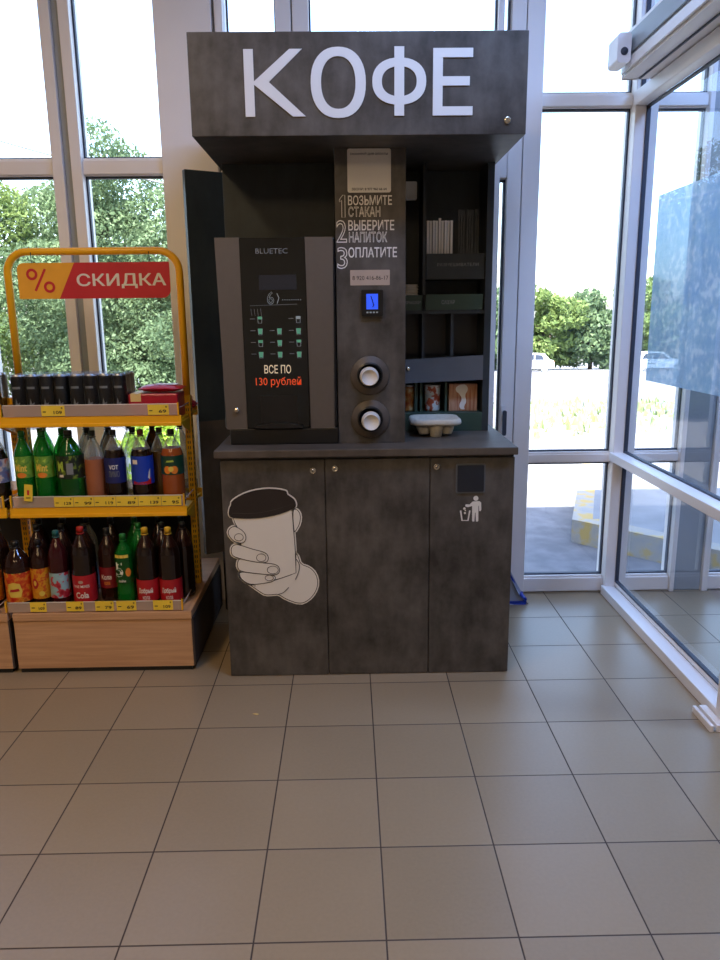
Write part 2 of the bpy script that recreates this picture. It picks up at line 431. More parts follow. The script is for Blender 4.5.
mullion(-1.432, -1.288, 1, (-1.378, -1.34))
window(-1.288, -.892, ROWL)
mullion(-.892, -.568, 2, (-.62, -.606), .05)
window(-.560, -.323, [(.35, 2.18), (2.293, 3.45)])
mullion(-.323, -.166, 3, (-.25, -.243))
window(-.166, .735, [(.35, 2.18), (2.293, 3.45)])
mullion(.735, .762, 4, None, .02)
window(.762, .797, [(.1, 2.18), (2.31, 3.45)])
mullion(.797, .957, 5, (.866, .871))
window(.957, 1.403, ROWR)
mullion(1.403, 1.525, 6, (1.462, 1.474))
window(1.525, 1.775, ROWR)
mullion(1.775, 1.99, 7, (1.80, 1.955))
window(1.99, 2.75, ROWR)
mullion(2.75, 2.9, 8)
window(2.9, 3.6, ROWR)
mullion(3.6, 3.75, 9)
b = MB(); b.box(3.75, 6, WY, WY+.1, 0, 3.6, 'wall'); struct('wall_front', b)
# to the left
for i, (a, c) in enumerate(((-1.84, -1.432), (-2.39, -1.98), (-2.94, -2.53), (-3.49, -3.08))):
    window(a, c, ROWL)
    mullion(a-.14, a, 10+i, (a-.09, a-.05))
b = MB(); b.box(-6, -3.63, WY, WY+.1, 0, 3.6, 'wall'); struct('wall_front_left', b)

# glazed partition of the entrance lobby, running towards the viewer
PX0, PX1 = 1.385, 1.455
b = MB()
b.box(PX0, PX1, 2.55, 3.88, 0, .05, 'frame')
b.box(PX0, PX1+.01, 2.55, 3.88, .755, .80, 'frame')
b.box(PX0+.01, PX1, .3, 3.88, 2.50, 2.565, 'frame')
b.box(PX0+.015, PX1+.01, 3.86, WY-.03, 0, 3.6, 'frame')
b.box(PX0-.005, PX1+.01, 2.47, 2.55, 0, 2.50, 'frame')
b.box(PX1, PX1+.03, 2.55, 3.87, .05, .075, 'frame')
po = struct('trim_20', b, bevel=.004)
def xpane(x, y0, y1, z0, z1, parent):
    p = MB(); p.add([(x, y0, z0), (x, y1, z0), (x, y1, z1), (x, y0, z1)], [(0, 1, 2, 3)], 'pglass'); p.build('pane', parent)
    g = MB()
    for a, b_, c, d in ((y0, y0+.008, z0, z1), (y1-.008, y1, z0, z1), (y0, y1, z1-.008, z1), (y0, y1, z0, z0+.008)):
        g.box(x-.01, x+.01, a, b_, c, d, 'gasket')
    g.build('gasket', parent)
xpane(1.463, 2.55, 3.86, .076, .755, po)
xpane(1.463, 2.55, 3.86, .80, 2.50, po)
xpane(1.43, .3, 3.86, 2.565, 3.5, po)
b = MB(); b.box(PX0-.035, PX0-.006, 2.47, 2.62, 0, .03, 'frame'); b.box(PX0-.045, PX0-.0355, 2.47, 2.63, 0, .012, 'frame2')
b.box(PX0-.06, PX0-.0455, 2.47, 2.62, .0, .028, 'frame')
tag(b.build('door_floor_guide', bevel=.003), 'small white metal door guide on the floor at the foot of the glass partition', 'door guide')

# automatic door header with its sensor
o = thing('door_operator', 'long white automatic door housing running along the top of the glass partition', 'door operator', (1.36, 3.70, 2.57))
b = MB()
b.xprism([(0, 0), (0, .18), (-3.2, .18), (-3.2, 0)], -.085, .055, 'frame')
h = b.build('housing', o, .006)
b = MB(); b.box(-.1, -.088, -3.2, -.01, .015, .06, 'frame'); b.box(-.1, -.088, -3.2, -.01, .075, .16, 'frame2'); b.build('cover_strip', o, .002)
b = MB(); b.box(-.02, -.012, -3.1, -.02, -.006, -.001, 'gasket'); b.build('track_slot', o)
o2 = thing('motion_sensor', 'small white box sensor with a dark lens on the end of the door housing', 'sensor', (1.2518, 3.60, 2.595))
b = MB(); b.rbox(-.06, .0, -.05, .07, 0, .12, .015, 'frame'); b.build('sensor_case', o2, .004)
b = MB(); T = Matrix.Translation((-.03, -.05, .045)) @ Matrix.Rotation(PI/2, 4, 'X'); b.lathe([(.016, 0), (.016, .004), (.01, .01), (0, .011)], 'gasket', T=T); b.build('lens', o2)
b = MB(); b.box(.0, .008, -.02, .04, .03, .09, 'frame2'); b.build('bracket', o2)

# film with random pale flecks on the partition glass
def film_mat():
    m, nt, bs = new_mat('flecked_film'); N = nt.nodes.new; L = nt.links.new
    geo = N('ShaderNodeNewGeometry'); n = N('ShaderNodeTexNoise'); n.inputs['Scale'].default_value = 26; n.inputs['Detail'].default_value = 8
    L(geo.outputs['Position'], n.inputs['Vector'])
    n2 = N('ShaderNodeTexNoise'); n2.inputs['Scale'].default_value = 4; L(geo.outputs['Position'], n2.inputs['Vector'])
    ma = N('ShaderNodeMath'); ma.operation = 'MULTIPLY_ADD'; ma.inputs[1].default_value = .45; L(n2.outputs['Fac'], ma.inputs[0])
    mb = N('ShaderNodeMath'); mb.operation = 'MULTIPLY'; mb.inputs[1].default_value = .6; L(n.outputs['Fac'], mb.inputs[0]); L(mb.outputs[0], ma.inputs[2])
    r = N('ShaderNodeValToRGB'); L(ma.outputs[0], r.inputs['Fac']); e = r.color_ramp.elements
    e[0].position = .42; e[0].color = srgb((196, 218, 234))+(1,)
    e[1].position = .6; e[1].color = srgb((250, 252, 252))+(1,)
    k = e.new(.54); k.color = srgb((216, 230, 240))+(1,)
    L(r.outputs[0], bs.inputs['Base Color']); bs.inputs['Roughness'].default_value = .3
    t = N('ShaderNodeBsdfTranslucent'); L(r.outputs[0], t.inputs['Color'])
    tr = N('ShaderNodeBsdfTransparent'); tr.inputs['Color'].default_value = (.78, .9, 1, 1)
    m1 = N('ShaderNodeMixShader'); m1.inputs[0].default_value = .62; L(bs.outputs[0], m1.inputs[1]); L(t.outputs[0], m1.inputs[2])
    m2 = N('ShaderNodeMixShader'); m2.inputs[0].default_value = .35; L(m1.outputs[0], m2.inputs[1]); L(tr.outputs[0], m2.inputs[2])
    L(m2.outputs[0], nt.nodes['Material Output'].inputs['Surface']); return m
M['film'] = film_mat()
tag(quick('window_film', 'film', 1.4645, 1.4655, 2.72, 3.66, 1.2, 2.06), 'pale blue translucent film with pale mottled flecks on the glass partition', 'window film')

# ------------------------------------------------------------------ coffee kiosk
K = thing('coffee_kiosk', 'tall dark concrete-look coffee kiosk with a big white lettered sign on top', 'coffee kiosk', (.07, 3.3, 0))
def kb(name, mb, bevel=0, parent=None):
    """kiosk part given in room coordinates"""
    p = parent or K; o = mb.build(name, None, bevel); o.parent = p
    off = Vector((.07, 3.3, 0)); o.data.transform(Matrix.Translation(-off)); return o
BY = 2.976
b = MB(); b.box(-.528, .676, 2.994, 3.62, .0, .968, 'conc'); kb('cabinet', b, .002)
b = MB(); b.box(-.548, .684, 2.952, 3.62, .969, 1.0, 'conc_edge'); kb('countertop', b, .003)
doors = [(-.528, -.1045), (-.1005, .3265), (.3305, .676)]
dl = []
for i, (a, c) in enumerate(doors):
    b = MB(); b.box(a, c, BY, 2.9935, .003, .955, 'conc'); d = kb('door', b, .0015); dl.append(d)
for (x, z), d in zip(((-.151, .91), (-.061, .917), (.356, .919)), dl):
    b = MB(); T = Matrix.Translation((x, BY, z)) @ Matrix.Rotation(PI/2, 4, 'X')
    b.lathe([(.013, 0), (.013, .003), (.010, .005), (.010, .004), (.0045, .0045), (.0045, .007), (0, .007)], 'chrome', T=T, n=18)
    b.box(x-.0015, x+.0015, BY-.0085, BY-.006, z-.004, z+.004, 'black'); l = kb('lock', b, 0, d)
# the hand-and-cup decal on the left door
def D(u, v): return (-.5124241542+.000568754*u-2.9024725e-05*v+2.44492e-08*u*v-1.226987e-09*v*v, .8748324849-8.0222e-06*u-.0005821058*v-2.14124e-09*u*v-2.592009e-08*v*v)
def smooth(P, closed=True, it=2):
    for _ in range(it):
        Q = []
        N = len(P)
        for i in range(N if closed else N-1):
            a = P[i]; c = P[(i+1) % N]
            Q += [(a[0]*.75+c[0]*.25, a[1]*.75+c[1]*.25), (a[0]*.25+c[0]*.75, a[1]*.25+c[1]*.75)]
        P = Q if closed else [P[0]]+Q+[P[-1]]
    return P
lid = [(50, 150), (120, 105), (200, 76), (300, 61), (390, 66), (432, 76), (442, 80), (446, 100), (455, 108), (485, 128), (500, 142), (510, 168), (508, 190), (480, 206), (450, 220), (380, 245), (280, 265), (200, 272), (110, 272), (45, 265), (30, 245), (36, 200), (48, 180)]
cup = [(60, 270), (110, 270), (200, 270), (300, 260), (400, 238), (482, 203), (490, 300), (505, 480), (512, 665), (430, 695), (300, 735), (190, 752), (140, 700), (120, 600), (115, 460), (95, 350), (75, 310)]
thumb = [(486, 205), (522, 210), (545, 250), (540, 310), (512, 360), (497, 380)]
palm = [(104, 655), (106, 700), (190, 757), (250, 800), (290, 825), (350, 822), (385, 818), (440, 855), (540, 890), (600, 865), (650, 810), (672, 740), (655, 670), (610, 625), (545, 605), (530, 555), (510, 510), (512, 665), (430, 697), (300, 737), (230, 748), (180, 700)]
f1 = [(22, 385), (32, 348), (60, 330), (92, 336), (140, 370), (156, 410), (142, 445), (108, 452), (60, 436)]
f2 = [(46, 520), (48, 480), (75, 460), (115, 466), (200, 495), (290, 516), (316, 548), (308, 585), (278, 594), (200, 584), (100, 560), (60, 545)]
f3 = [(90, 625), (92, 585), (108, 560), (200, 584), (290, 595), (370, 603), (397, 635), (390, 668), (358, 682), (250, 672), (112, 655)]
f4 = [(106, 690), (106, 655), (200, 668), (290, 676), (350, 680), (368, 700), (350, 726), (300, 738), (190, 752), (135, 725)]
b = MB(); y = BY-.0004
shapes = [(thumb, 'white', 1), (palm, 'white', 1), (cup, 'white', 0), (f4, 'white', 1), (f3, 'white', 1), (f2, 'white', 1), (f1, 'white', 1), (lid, 'lidblack', 1)]
for P, _, s_ in shapes:
    b.ribbon([D(*p) for p in smooth(P, True, 1)], .0135, y, 'white', True)
for P, m_, s_ in shapes:
    P = smooth(P, True, 1 if m_ == 'lidblack' else 2) if s_ else P
    y -= .0003; Q = [D(*p) for p in P]; b.face(Q, y, m_)
    y -= .0002; b.ribbon(Q, .0030, y, 'lidblack', True)
y -= .0002
for cx, cy, a_, c_ in ((102, 408, 32, 26), (262, 555, 34, 28), (345, 643, 40, 28), (320, 700, 30, 20)):
    b.ribbon([D(cx+a_*math.cos(2*PI*k/16), cy+c_*math.sin(2*PI*k/16)) for k in range(16)], .0024, y, 'lidblack', True)
b.ribbon([D(*p) for p in smooth([(385, 818), (420, 808), (445, 785), (460, 768)], False)], .003, y, 'lidblack')
b.ribbon([D(*p) for p in smooth([(510, 560), (538, 600), (535, 650), (508, 712)], False)], .003, y, 'lidblack')
b.ribbon([D(*p) for p in smooth([(190, 750), (222, 752), (215, 764)], False)], .002, y, 'lidblack')
b.ribbon([D(*p) for p in smooth([(55, 235), (200, 240), (350, 215), (500, 165)], False)], .001, y, 'conc')
kb('cup_decal', b, 0, dl[0])['label'] = 'black and white drawing of a hand holding a lidded cup'
# waste flap and pictogram on the right door
b = MB(); b.rbox(.435, .5565, BY-.004, BY-.0002, .807, .931, .008, 'apron'); b.rbox(.441, .5505, BY-.0055, BY-.004, .813, .925, .006, 'navy'); fl = kb('waste_flap', b, .001, dl[2])
def Q2(u, v): return (.40997+.000370526*u+5.8949e-06*v+9.9961e-09*u*v, .96661-4.984e-06*u-.00037524*v-1.0493e-08*v*v)
b = MB(); y = BY-.0006
def ell(cx, cy, r): return [Q2(cx+r*math.cos(2*PI*k/18), cy+r*math.sin(2*PI*k/18)) for k in range(18)]
b.face(ell(285, 477, 28), y, 'white')
b.face([Q2(*p) for p in [(250, 512), (325, 508), (343, 525), (345, 600), (340, 618), (322, 618), (318, 560), (313, 560), (312, 725), (303, 735), (286, 733), (281, 635), (276, 635), (268, 733), (250, 735), (243, 725), (243, 562), (200, 575), (172, 570), (166, 550), (178, 543), (215, 545)]], y, 'white')
b.ribbon([Q2(*p) for p in [(116, 612), (132, 722), (198, 722), (218, 612)]], .0065, y, 'white')
for c_ in ((158, 590, 14), (164, 640, 12), (168, 612, 8)): b.face(ell(*c_), y-.0003, 'white')
kb('litter_pictogram', b, 0, dl[2])

# sign box
b = MB(); b.box(-.554, .656, 2.90, 3.62, 2.165, 2.507, 'conc'); sg = kb('sign_box', b, .002)
b = MB(); y = 2.8985; th = .0012
W_ = .0345
def seg(P): b.prism(P, 2.8965, 2.8995, 'white')
z0, z1 = 2.229, 2.450
# К
seg([(-.357, z0), (-.357, z1), (-.323, z1), (-.323, z0)])
seg([(-.323, 2.345), (-.194, z1), (-.149, z1), (-.270, 2.343), (-.141, z0), (-.187, z0), (-.323, 2.335)])
# О (ring, counter cut as a quad strip)
def oval(cx, cz, rx, rz, w, m='white', n=40, sq=2.25):
    vo = []; vi = []
    for k in range(n):
        t = 2*PI*k/n; c_, s_ = math.cos(t), math.sin(t)
        sx = abs(c_)**(2/sq)*(1 if c_ >= 0 else -1); sz = abs(s_)**(2/sq)*(1 if s_ >= 0 else -1)
        vo.append((cx+rx*sx, cz+rz*sz)); vi.append((cx+(rx-w)*sx, cz+(rz-w*.82)*sz))
    vs = [(x, 2.8965, z) for x, z in vo+vi]+[(x, 2.8995, z) for x, z in vo+vi]
    fs = []
    for k in range(n):
        j = (k+1) % n; fs += [(k, j, n+j, n+k), (k, 2*n+k, 2*n+j, j), (n+k, n+j, 3*n+j, 3*n+k)]
    b.add(vs, fs, m)
oval(-.0225, 2.3395, .0985, .1165, .037)
# Ф
oval(.1955, 2.343, .0965, .077, .034)
b.prism([(.178, z0), (.178, z1+.006), (.213, z1+.006), (.213, z0)], 2.8962, 2.8993, 'white')
# Е
seg([(.316, z0), (.316, z1), (.458, z1), (.458, z1-.030), (.351, z1-.030), (.351, 2.358), (.448, 2.358), (.448, 2.328), (.351, 2.328), (.351, z0+.030), (.460, z0+.030), (.460, z0)])
kb('sign_lettering', b, 0, sg)
b = MB(); T = Matrix.Translation((.588, 2.90, 2.212)) @ Matrix.Rotation(PI/2, 4, 'X')
b.lathe([(.013, 0), (.013, .004), (.009, .006), (.004, .005), (0, .005)], 'chrome', T=T, n=16); kb('lock', b, 0, sg)

# back board behind the coffee machine and column
b = MB(); b.box(-.53, -.05, 3.40, 3.62, 1.0, 2.165, 'niche'); kb('back_board', b, .002)
b = MB(); b.box(-.045, .236, 3.105, 3.62, 1.0, 2.165, 'conc'); col = kb('column', b, .002)
CY = 3.105
b = MB(); y = CY-.0008
b.rbox(.006, .177, CY-.0012, CY-.0002, 2.000, 2.162, .008, 'white')
b.text('СКАНИРУЙ ДЛЯ ОПЛАТЫ', .018, .165, 2.137, 2.148, CY-.0016, 'black', .02)
b.text('ЗВОНИ: 8 977 960 66 64', .022, .160, 2.008, 2.018, CY-.0016, 'black', .02)
st = kb('white_sticker', b, 0, col)
b = MB()
b.text('ВОЗЬМИТЕ', .007, .181, 1.953, 1.990, CY-.0006, 'white', .014)
b.text('СТАКАН', .008, .135, 1.909, 1.948, CY-.0004, 'white', 0, .022)
b.text('ВЫБЕРИТЕ', .007, .190, 1.858, 1.897, CY-.0006, 'white', .014)
b.text('НАПИТОК', .009, .162, 1.812, 1.853, CY-.0004, 'white', 0, .022)
b.text('ОПЛАТИТЕ', .006, .201, 1.754, 1.794, CY-.0006, 'white', .014)
b.ribbon([(-.018, 1.908), (-.018, 1.972), (-.027, 1.966), (-.027, 1.974), (-.014, 1.991), (-.005, 1.991), (-.005, 1.908)], .0022, CY-.0006, 'white', True)
b.text('2', -.041, .001, 1.812, 1.898, CY-.0004, 'white', 0, .017)
b.text('3', -.039, .003, 1.711, 1.795, CY-.0004, 'white', 0, .017)
kb('instruction_lettering', b, 0, col)
b = MB(); b.rbox(.012, .172, CY-.0015, CY-.0002, 1.646, 1.706, .003, 'plate'); b.text('8 920 416-86-17', .021, .166, 1.667, 1.683, CY-.002, 'lidblack', .0)
b.text('ТЕЛЕФОН ГОРЯЧЕЙ ЛИНИИ', .022, .164, 1.694, 1.699, CY-.002, 'plate', 0); kb('phone_plate', b, 0, col)
b = MB(); b.rbox(.055, .144, CY-.014, CY-.0002, 1.524, 1.628, .006, 'cmblack'); tm = kb('card_reader', b, .002, col)
tm2 = MB(); tm2.box(.076, .123, CY-.0155, CY-.0142, 1.551, 1.612, 'screen')
tm2.ribbon([(.094, 1.603), (.101, 1.585), (.106, 1.565)], .004, CY-.0158, 'screenglyph'); tm2.ribbon([(.108, 1.570), (.101, 1.560)], .004, CY-.0158, 'screenglyph')
for k in range(4): tm2.box(.076+k*.013, .084+k*.013, CY-.0156, CY-.0142, 1.536, 1.542, 'icon2')
o = tm2.build('card_screen', None); o.data.transform(Matrix.Translation((-.07, -3.3, 0))); o.parent = col
# cup dispensers in the column
for i, zc in enumerate((1.284, 1.103)):
    b = MB(); T = Matrix.Translation((.0885, CY, zc)) @ Matrix.Rotation(PI/2, 4, 'X')
    b.lathe([(.080, 0), (.080, .006), (.076, .010), (.054, .011), (.050, .016), (.046, .016), (.046, .003), (.046, .001), (0, .001)], 'conc_edge', T=T, n=40,
            mats=['conc_edge', 'conc_edge', 'conc_edge', 'cmblack', 'cmblack', 'cmblack', 'cmblack', 'cmblack'])
    kb('dispenser_ring', b, 0, col)
cup0 = None
for i, (zc, dx, dz, lab) in enumerate(((1.284, -.003, -.004, 'white paper cup in the upper round cup dispenser of the kiosk column'), (1.103, .003, -.008, 'white paper cup in the lower round cup dispenser of the kiosk column'))):
    if cup0 is None:
        cup0 = thing('paper_cup', lab, 'cup', (.0885+dx, CY-.004, zc+dz))
        T = Matrix.Rotation(PI/2, 4, 'X')
        b = MB(); b.lathe([(.037, .003), (.0355, .03), (.033, .056), (.031, .056), (.030, .052), (0, .052)], 'paper', T=T, n=28); b.build('cup_body', cup0)
        b = MB(); b.lathe([(.037, .001), (.040, .003), (.040, .006), (.037, .008)], 'paper', T=T, n=28); b.build('rim', cup0)
    else: copy_tree(cup0, lab, (.0885+dx, CY-.004, zc+dz))

# right-hand service niche
b = MB()
b.box(.612, .642, 3.40, 3.62, 1.0, 2.165, 'niche')
b.box(.237, .612, 3.60, 3.62, 1.0, 2.165, 'niche')
b.box(.237, .612, 3.40, 3.60, 1.0, 1.085, 'nichegreen')
b.box(.237, .252, 3.40, 3.60, 1.085, 2.165, 'niche')
kb('niche_shell', b, .001)
b = MB(); b.box(.252, .612, 3.595, 3.60, 1.085, 1.22, 'nichegreen')
b.box(.305, .318, 3.44, 3.595, 1.085, 1.22, 'nichegreen'); b.box(.33, .34, 3.44, 3.595, 1.085, 1.22, 'nichegreen'); b.box(.445, .455, 3.44, 3.595, 1.085, 1.22, 'nichegreen'); kb('lower_dividers', b)
b = MB(); b.add([(.252, 3.40, 1.222), (.612, 3.40, 1.235), (.612, 3.40, 1.345), (.252, 3.40, 1.328), (.252, 3.59, 1.222), (.612, 3.59, 1.235), (.612, 3.42, 1.345), (.252, 3.42, 1.328)],
      [(0, 1, 2, 3), (4, 7, 6, 5), (0, 4, 5, 1), (3, 2, 6, 7), (0, 3, 7, 4), (1, 5, 6, 2)], 'apron'); ap = kb('apron_panel', b)
b = MB(); T = Matrix.Translation((.271, 3.40, 1.288)) @ Matrix.Rotation(PI/2, 4, 'X'); b.lathe([(.010, 0), (.010, .003), (.004, .004), (0, .004)], 'chrome', T=T, n=14); kb('lock', b, 0, ap)
b = MB(); b.box(.252, .612, 3.41, 3.59, 1.53, 1.545, 'niche'); b.box(.252, .612, 3.575, 3.59, 1.345, 1.53, 'navy')
b.box(.333, .345, 3.405, 3.575, 1.33, 1.53, 'niche'); b.box(.462, .476, 3.405, 3.575, 1.345, 1.53, 'niche'); kb('pocket_shelf', b)
b = MB(); b.box(.252, .332, 3.41, 3.43, 1.547, 1.612, 'nichegreen'); b.box(.350, .605, 3.41, 3.43, 1.547, 1.615, 'nichegreen')
b.text('КРЫШКИ', .256, .326, 1.574, 1.588, 3.4095, 'white_soft', .02); b.text('САХАР', .420, .480, 1.572, 1.590, 3.4095, 'white_soft', .02); kb('label_strip', b)
b = MB(); b.box(.334, .347, 3.405, 3.595, 1.615, 2.165, 'niche'); b.box(.352, .610, 3.42, 3.435, 1.68, 1.79, 'niche'); b.box(.352, .610, 3.435, 3.595, 1.68, 1.69, 'niche')
b.text('РАЗМЕШИВАТЕЛИ', .400, .585, 1.736, 1.750, 3.4195, 'white_soft', .01); kb('stirrer_pocket', b)
# things lying in the niche
s0 = None
for k in range(9):
    if s0 is None:
        s0 = thing('wrapped_stirrer', 'white paper-wrapped stirrer standing in the bundle in the upper pocket of the kiosk', 'stirrer', (0, 0, 0), 0, 'wrapped stirrers in the kiosk pocket')
        b = MB(); b.box(-.0052, .0052, -.002, .002, 0, .236, 'paper'); b.build('wrapper', s0, .001)
        b = MB(); b.box(-.0056, .0056, -.0012, .0012, .236, .243, 'white'); b.build('sealed_end', s0)
        c = s0
    else: c = copy_tree(s0)
    c.location = (.361+k*.0131, 3.452+(k % 2)*.006, 1.690+(k == 4)*.010); c.rotation_euler = (.0, 0, (k % 4-1.5)*.1)
for k in range(8):
    if k == 0:
        d0 = thing('grey_stirrer', 'clear plastic stirrer standing in the pocket right of the paper-wrapped ones', 'stirrer', (0, 0, 0), 0, 'clear stirrers in the kiosk pocket')
        b = MB(); b.box(-.0035, .0035, -.0015, .0015, 0, .265, 'wrap'); b.build('stick', d0); b = MB(); b.box(-.0055, .0055, -.0012, .0012, .265, .29, 'wrap'); b.build('paddle', d0); c = d0
    else: c = copy_tree(d0)
    c.location = (.50+k*.0125, 3.458+(k % 3)*.012, 1.690)
l0 = None
for k in range(4):
    if l0 is None:
        l0 = thing('cup_lid', 'white plastic cup lid in the small stack above the lids caption', 'cup lid', (.287, 3.47, 1.6135), 0, 'stack of white cup lids')
        b = MB(); b.lathe([(.034, 0), (.034, .004), (.032, .005), (.031, .0112), (0, .0112)], 'paper', n=24); b.build('lid_shell', l0)
        b = MB(); b.lathe([(.034, .0), (.0355, .0012), (.034, .0035)], 'white', n=24); b.build('rim', l0)
    else: copy_tree(l0, loc=(.287, 3.47, 1.6135+k*.012))
b = MB(); b.rbox(.254, .312, 3.405, 3.4, 2.03, 2.095, .006, 'paper')
b = MB(); b.rbox(.254, .310, 3.44, 3.47, 2.02, 2.095, .006, 'paper'); b.box(.254, .27, 3.47, 3.595, 2.03, 2.08, 'paper')
kb('white_bracket', b, .003)
M['canA'] = blotch('amber_printed_paper', [(.35, (150, 70, 30)), (.5, (176, 120, 60)), (.6, (196, 180, 140)), (.75, (90, 100, 60))], 35)
M['canB'] = blotch('white_and_rust_printed_paper', [(.38, (150, 60, 30)), (.46, (170, 90, 60)), (.5, (196, 200, 196)), (.75, (170, 186, 190))], 26)
for nm, x, r, m_, lab in (('printed_tin', .281, .025, 'canA', 'amber patterned round tin in the low kiosk niche beside the column'), ('printed_tin', .392, .038, 'canB', 'white and rust patterned round tin in the middle of the low kiosk niche')):
    t = thing(nm, lab, 'tin', (x, 3.485, 1.0855))
    b = MB(); b.lathe([(r*.92, 0), (r*.94, .01), (r, .112), (r, .116)], m_, n=24); b.build('tin_body', t)
    b = MB(); b.lathe([(r*1.03, .1165), (r*1.03, .1215), (r*.95, .1225), (0, .1225)], 'paper', n=24); b.build('lid', t)
t = thing('tall_carton', 'brown striped carton with a white wavy print in the low kiosk niche', 'carton', (.532, 3.485, 1.0855))
b = MB(); b.box(-.066, .066, -.03, .03, 0, .128, blotch('brown_striped_card', [(.35, (150, 96, 66)), (.5, (186, 142, 110)), (.65, (160, 100, 70))], 12, .6, stretch=(8, 1, .5))); b.build('carton_body', t, .002)
b = MB(); b.face([(x*.9, z) for x, z in smooth([(-.02, .122), (.012, .126), (.028, .100), (.008, .075), (.020, .045), (.004, .02), (.012, .006), (-.014, .008), (-.02, .03), (-.004, .055), (-.018, .08), (-.038, .092), (-.04, .11)])], -.0305, 'paper'); b.build('steam_print', t)
# four-cup carrier tray of moulded pulp on the counter
t = thing('cup_carrier', 'beige moulded pulp cup carrier standing on the kiosk countertop', 'cup carrier', (.382, 3.30, 1.0))
b = MB()
def cellrow(z, g):
    return [(sx*g, sy*g) for sx, sy in ()]
L_ = []
nn = 48
def outline(R, lob):
    out = []
    for k in range(nn):
        th_ = 2*PI*k/nn; c_, s_ = math.cos(th_), math.sin(th_)
        q = (abs(c_)**4+abs(s_)**4)**(-.25)
        f = 1-lob*(.5+.5*math.cos(4*th_))*.5
        out.append((R*q*c_*f, R*.9*q*s_*f))
    return out
prof = [(.104, .052, .06), (.114, .056, .06), (.116, .062, .06), (.114, .074, .05), (.108, .080, .05), (.100, .080, .05), (.088, .066, .1), (.05, .060, .1)]
vs = []
for R, z, lb in prof: vs += [(x, y_, z) for x, y_ in outline(R, lb)]
fs = [(i*nn+k, i*nn+(k+1) % nn, (i+1)*nn+(k+1) % nn, (i+1)*nn+k) for i in range(len(prof)-1) for k in range(nn)]
fs.append(tuple((len(prof)-1)*nn+k for k in range(nn)))
fs.append(tuple(nn-1-k for k in range(nn)))
b.add(vs, fs, 'pulp', True)
b.build('tray_rim', t)
for sx, sy in ((-.052, -.045), (.052, -.045), (-.052, .045), (.052, .045)):
    b = MB(); b.lathe([(.021, .012), (.024, .02), (.034, .058)], 'pulp', c=(sx, sy, 0), n=18); b.build('cup_well', t)
b = MB(); b.lathe([(.020, 0), (.026, .004), (.029, .03), (.042, .06)], 'pulp', c=(0, -.056, 0), n=16)
b.lathe([(.020, 0), (.026, .004), (.029, .03), (.042, .06)], 'pulp', c=(0, .056, 0), n=16); b.build('centre_foot', t)

# ------------------------------------------------------------------ coffee machine
t = thing('coffee_machine', 'black bean-to-cup coffee machine with two grey side strips on the kiosk countertop', 'coffee machine', (-.287, 3.24, 1.0))
def cm(name, b, bevel=0, parent=None):
    o = b.build(name, None, bevel); o.data.transform(Matrix.Translation((.287, -3.24, -1.0))); o.parent = parent or t; return o
FYc = 3.095
b = MB(); b.box(-.520, -.048, FYc+.012, 3.39, 1.068, 1.832, 'cmblack'); cm('housing', b, .006)
b = MB(); b.box(-.500, -.045, FYc-.004, 3.38, 1.001, 1.067, 'cmblack'); cm('base', b, .004)
b = MB(); b.box(-.429, -.166, FYc, FYc+.0115, 1.069, 1.832, 'cmglass'); fr = cm('front_panel', b, .002)
for a, c, a2, c2 in ((-.523, -.430, -.510, -.426), (-.165, -.058, -.158, -.062)):
    b = MB(); b.prism([(a2, 1.069), (c2, 1.069), (c, 1.832), (a, 1.832)], FYc-.006, FYc+.0115, 'cmstrip'); o = cm('side_strip', b, .002)
    if a < -.5:
        b = MB(); T = Matrix.Translation((-.467, FYc-.006, 1.148)) @ Matrix.Rotation(PI/2, 4, 'X'); b.lathe([(.012, 0), (.012, .006), (.009, .011), (0, .012)], 'chrome', T=T, n=20); cm('knob', b, 0, o)
y = FYc-.0006
b = MB(); b.text('BLUETEC', -.365, -.237, 1.772, 1.792, y, 'white_soft', 0); cm('maker_lettering', b, 0, fr)
b = MB(); b.box(-.355, -.205, FYc-.0008, FYc, 1.632, 1.690, 'navy'); cm('display_window', b, 0, fr)
b = MB()
b.text('6', -.325, -.297, 1.575, 1.625, y, 'icon2', 0, .012); b.ribbon([(-.285, 1.618), (-.277, 1.60), (-.285, 1.578)], .0025, y, 'icon2')
for k in range(9): b.disc(-.262+k*.009, 1.592, .0018, y, 'icon2', 8)
b.ribbon([(-.395, 1.57), (-.205, 1.575)], .0012, y, 'white_soft')
for k in range(4): b.ribbon([(-.392+k*.013, 1.558), (-.389+k*.013, 1.53)], .0014, y, 'white_soft')
cm('status_graphics', b, 0, fr)
# drink buttons: cup shapes in three columns
for (c_, r_) in ((0, 0), (2, 0), (0, 1), (1, 1), (2, 1), (0, 2), (1, 2), (2, 2), (0, 3), (1, 3), (2, 3)):
    x = -.357+c_*.078; z = 1.520-r_*.047
    b = MB()
    mt = 'icon2' if (c_, r_) == (2, 0) else 'icon'
    b.face([(x-.008, z-.016), (x+.007, z-.016), (x+.009, z+.006), (x-.010, z+.006)] if r_ % 2 == 1 or c_ == 1 else [(x-.009, z-.004), (x+.008, z-.004), (x+.009, z+.007), (x-.010, z+.007)], y, mt)
    b.ribbon([(x-.0095, z+.004), (x-.0075, z-.019), (x+.0065, z-.019), (x+.0085, z+.004)], .0016, y-.0002, 'icon2')
    b.ribbon([(x-.04, z-.002), (x-.02, z-.002)], .0022, y, 'white_soft')
    cm('drink_button', b, 0, fr)
b = MB(); b.text('ВСЕ ПО', -.347, -.237, 1.297, 1.332, y, 'warmwhite', .008); b.text('130 рублей', -.384, -.196, 1.240, 1.283, y, 'orange', .008); cm('price_lettering', b, 0, fr)
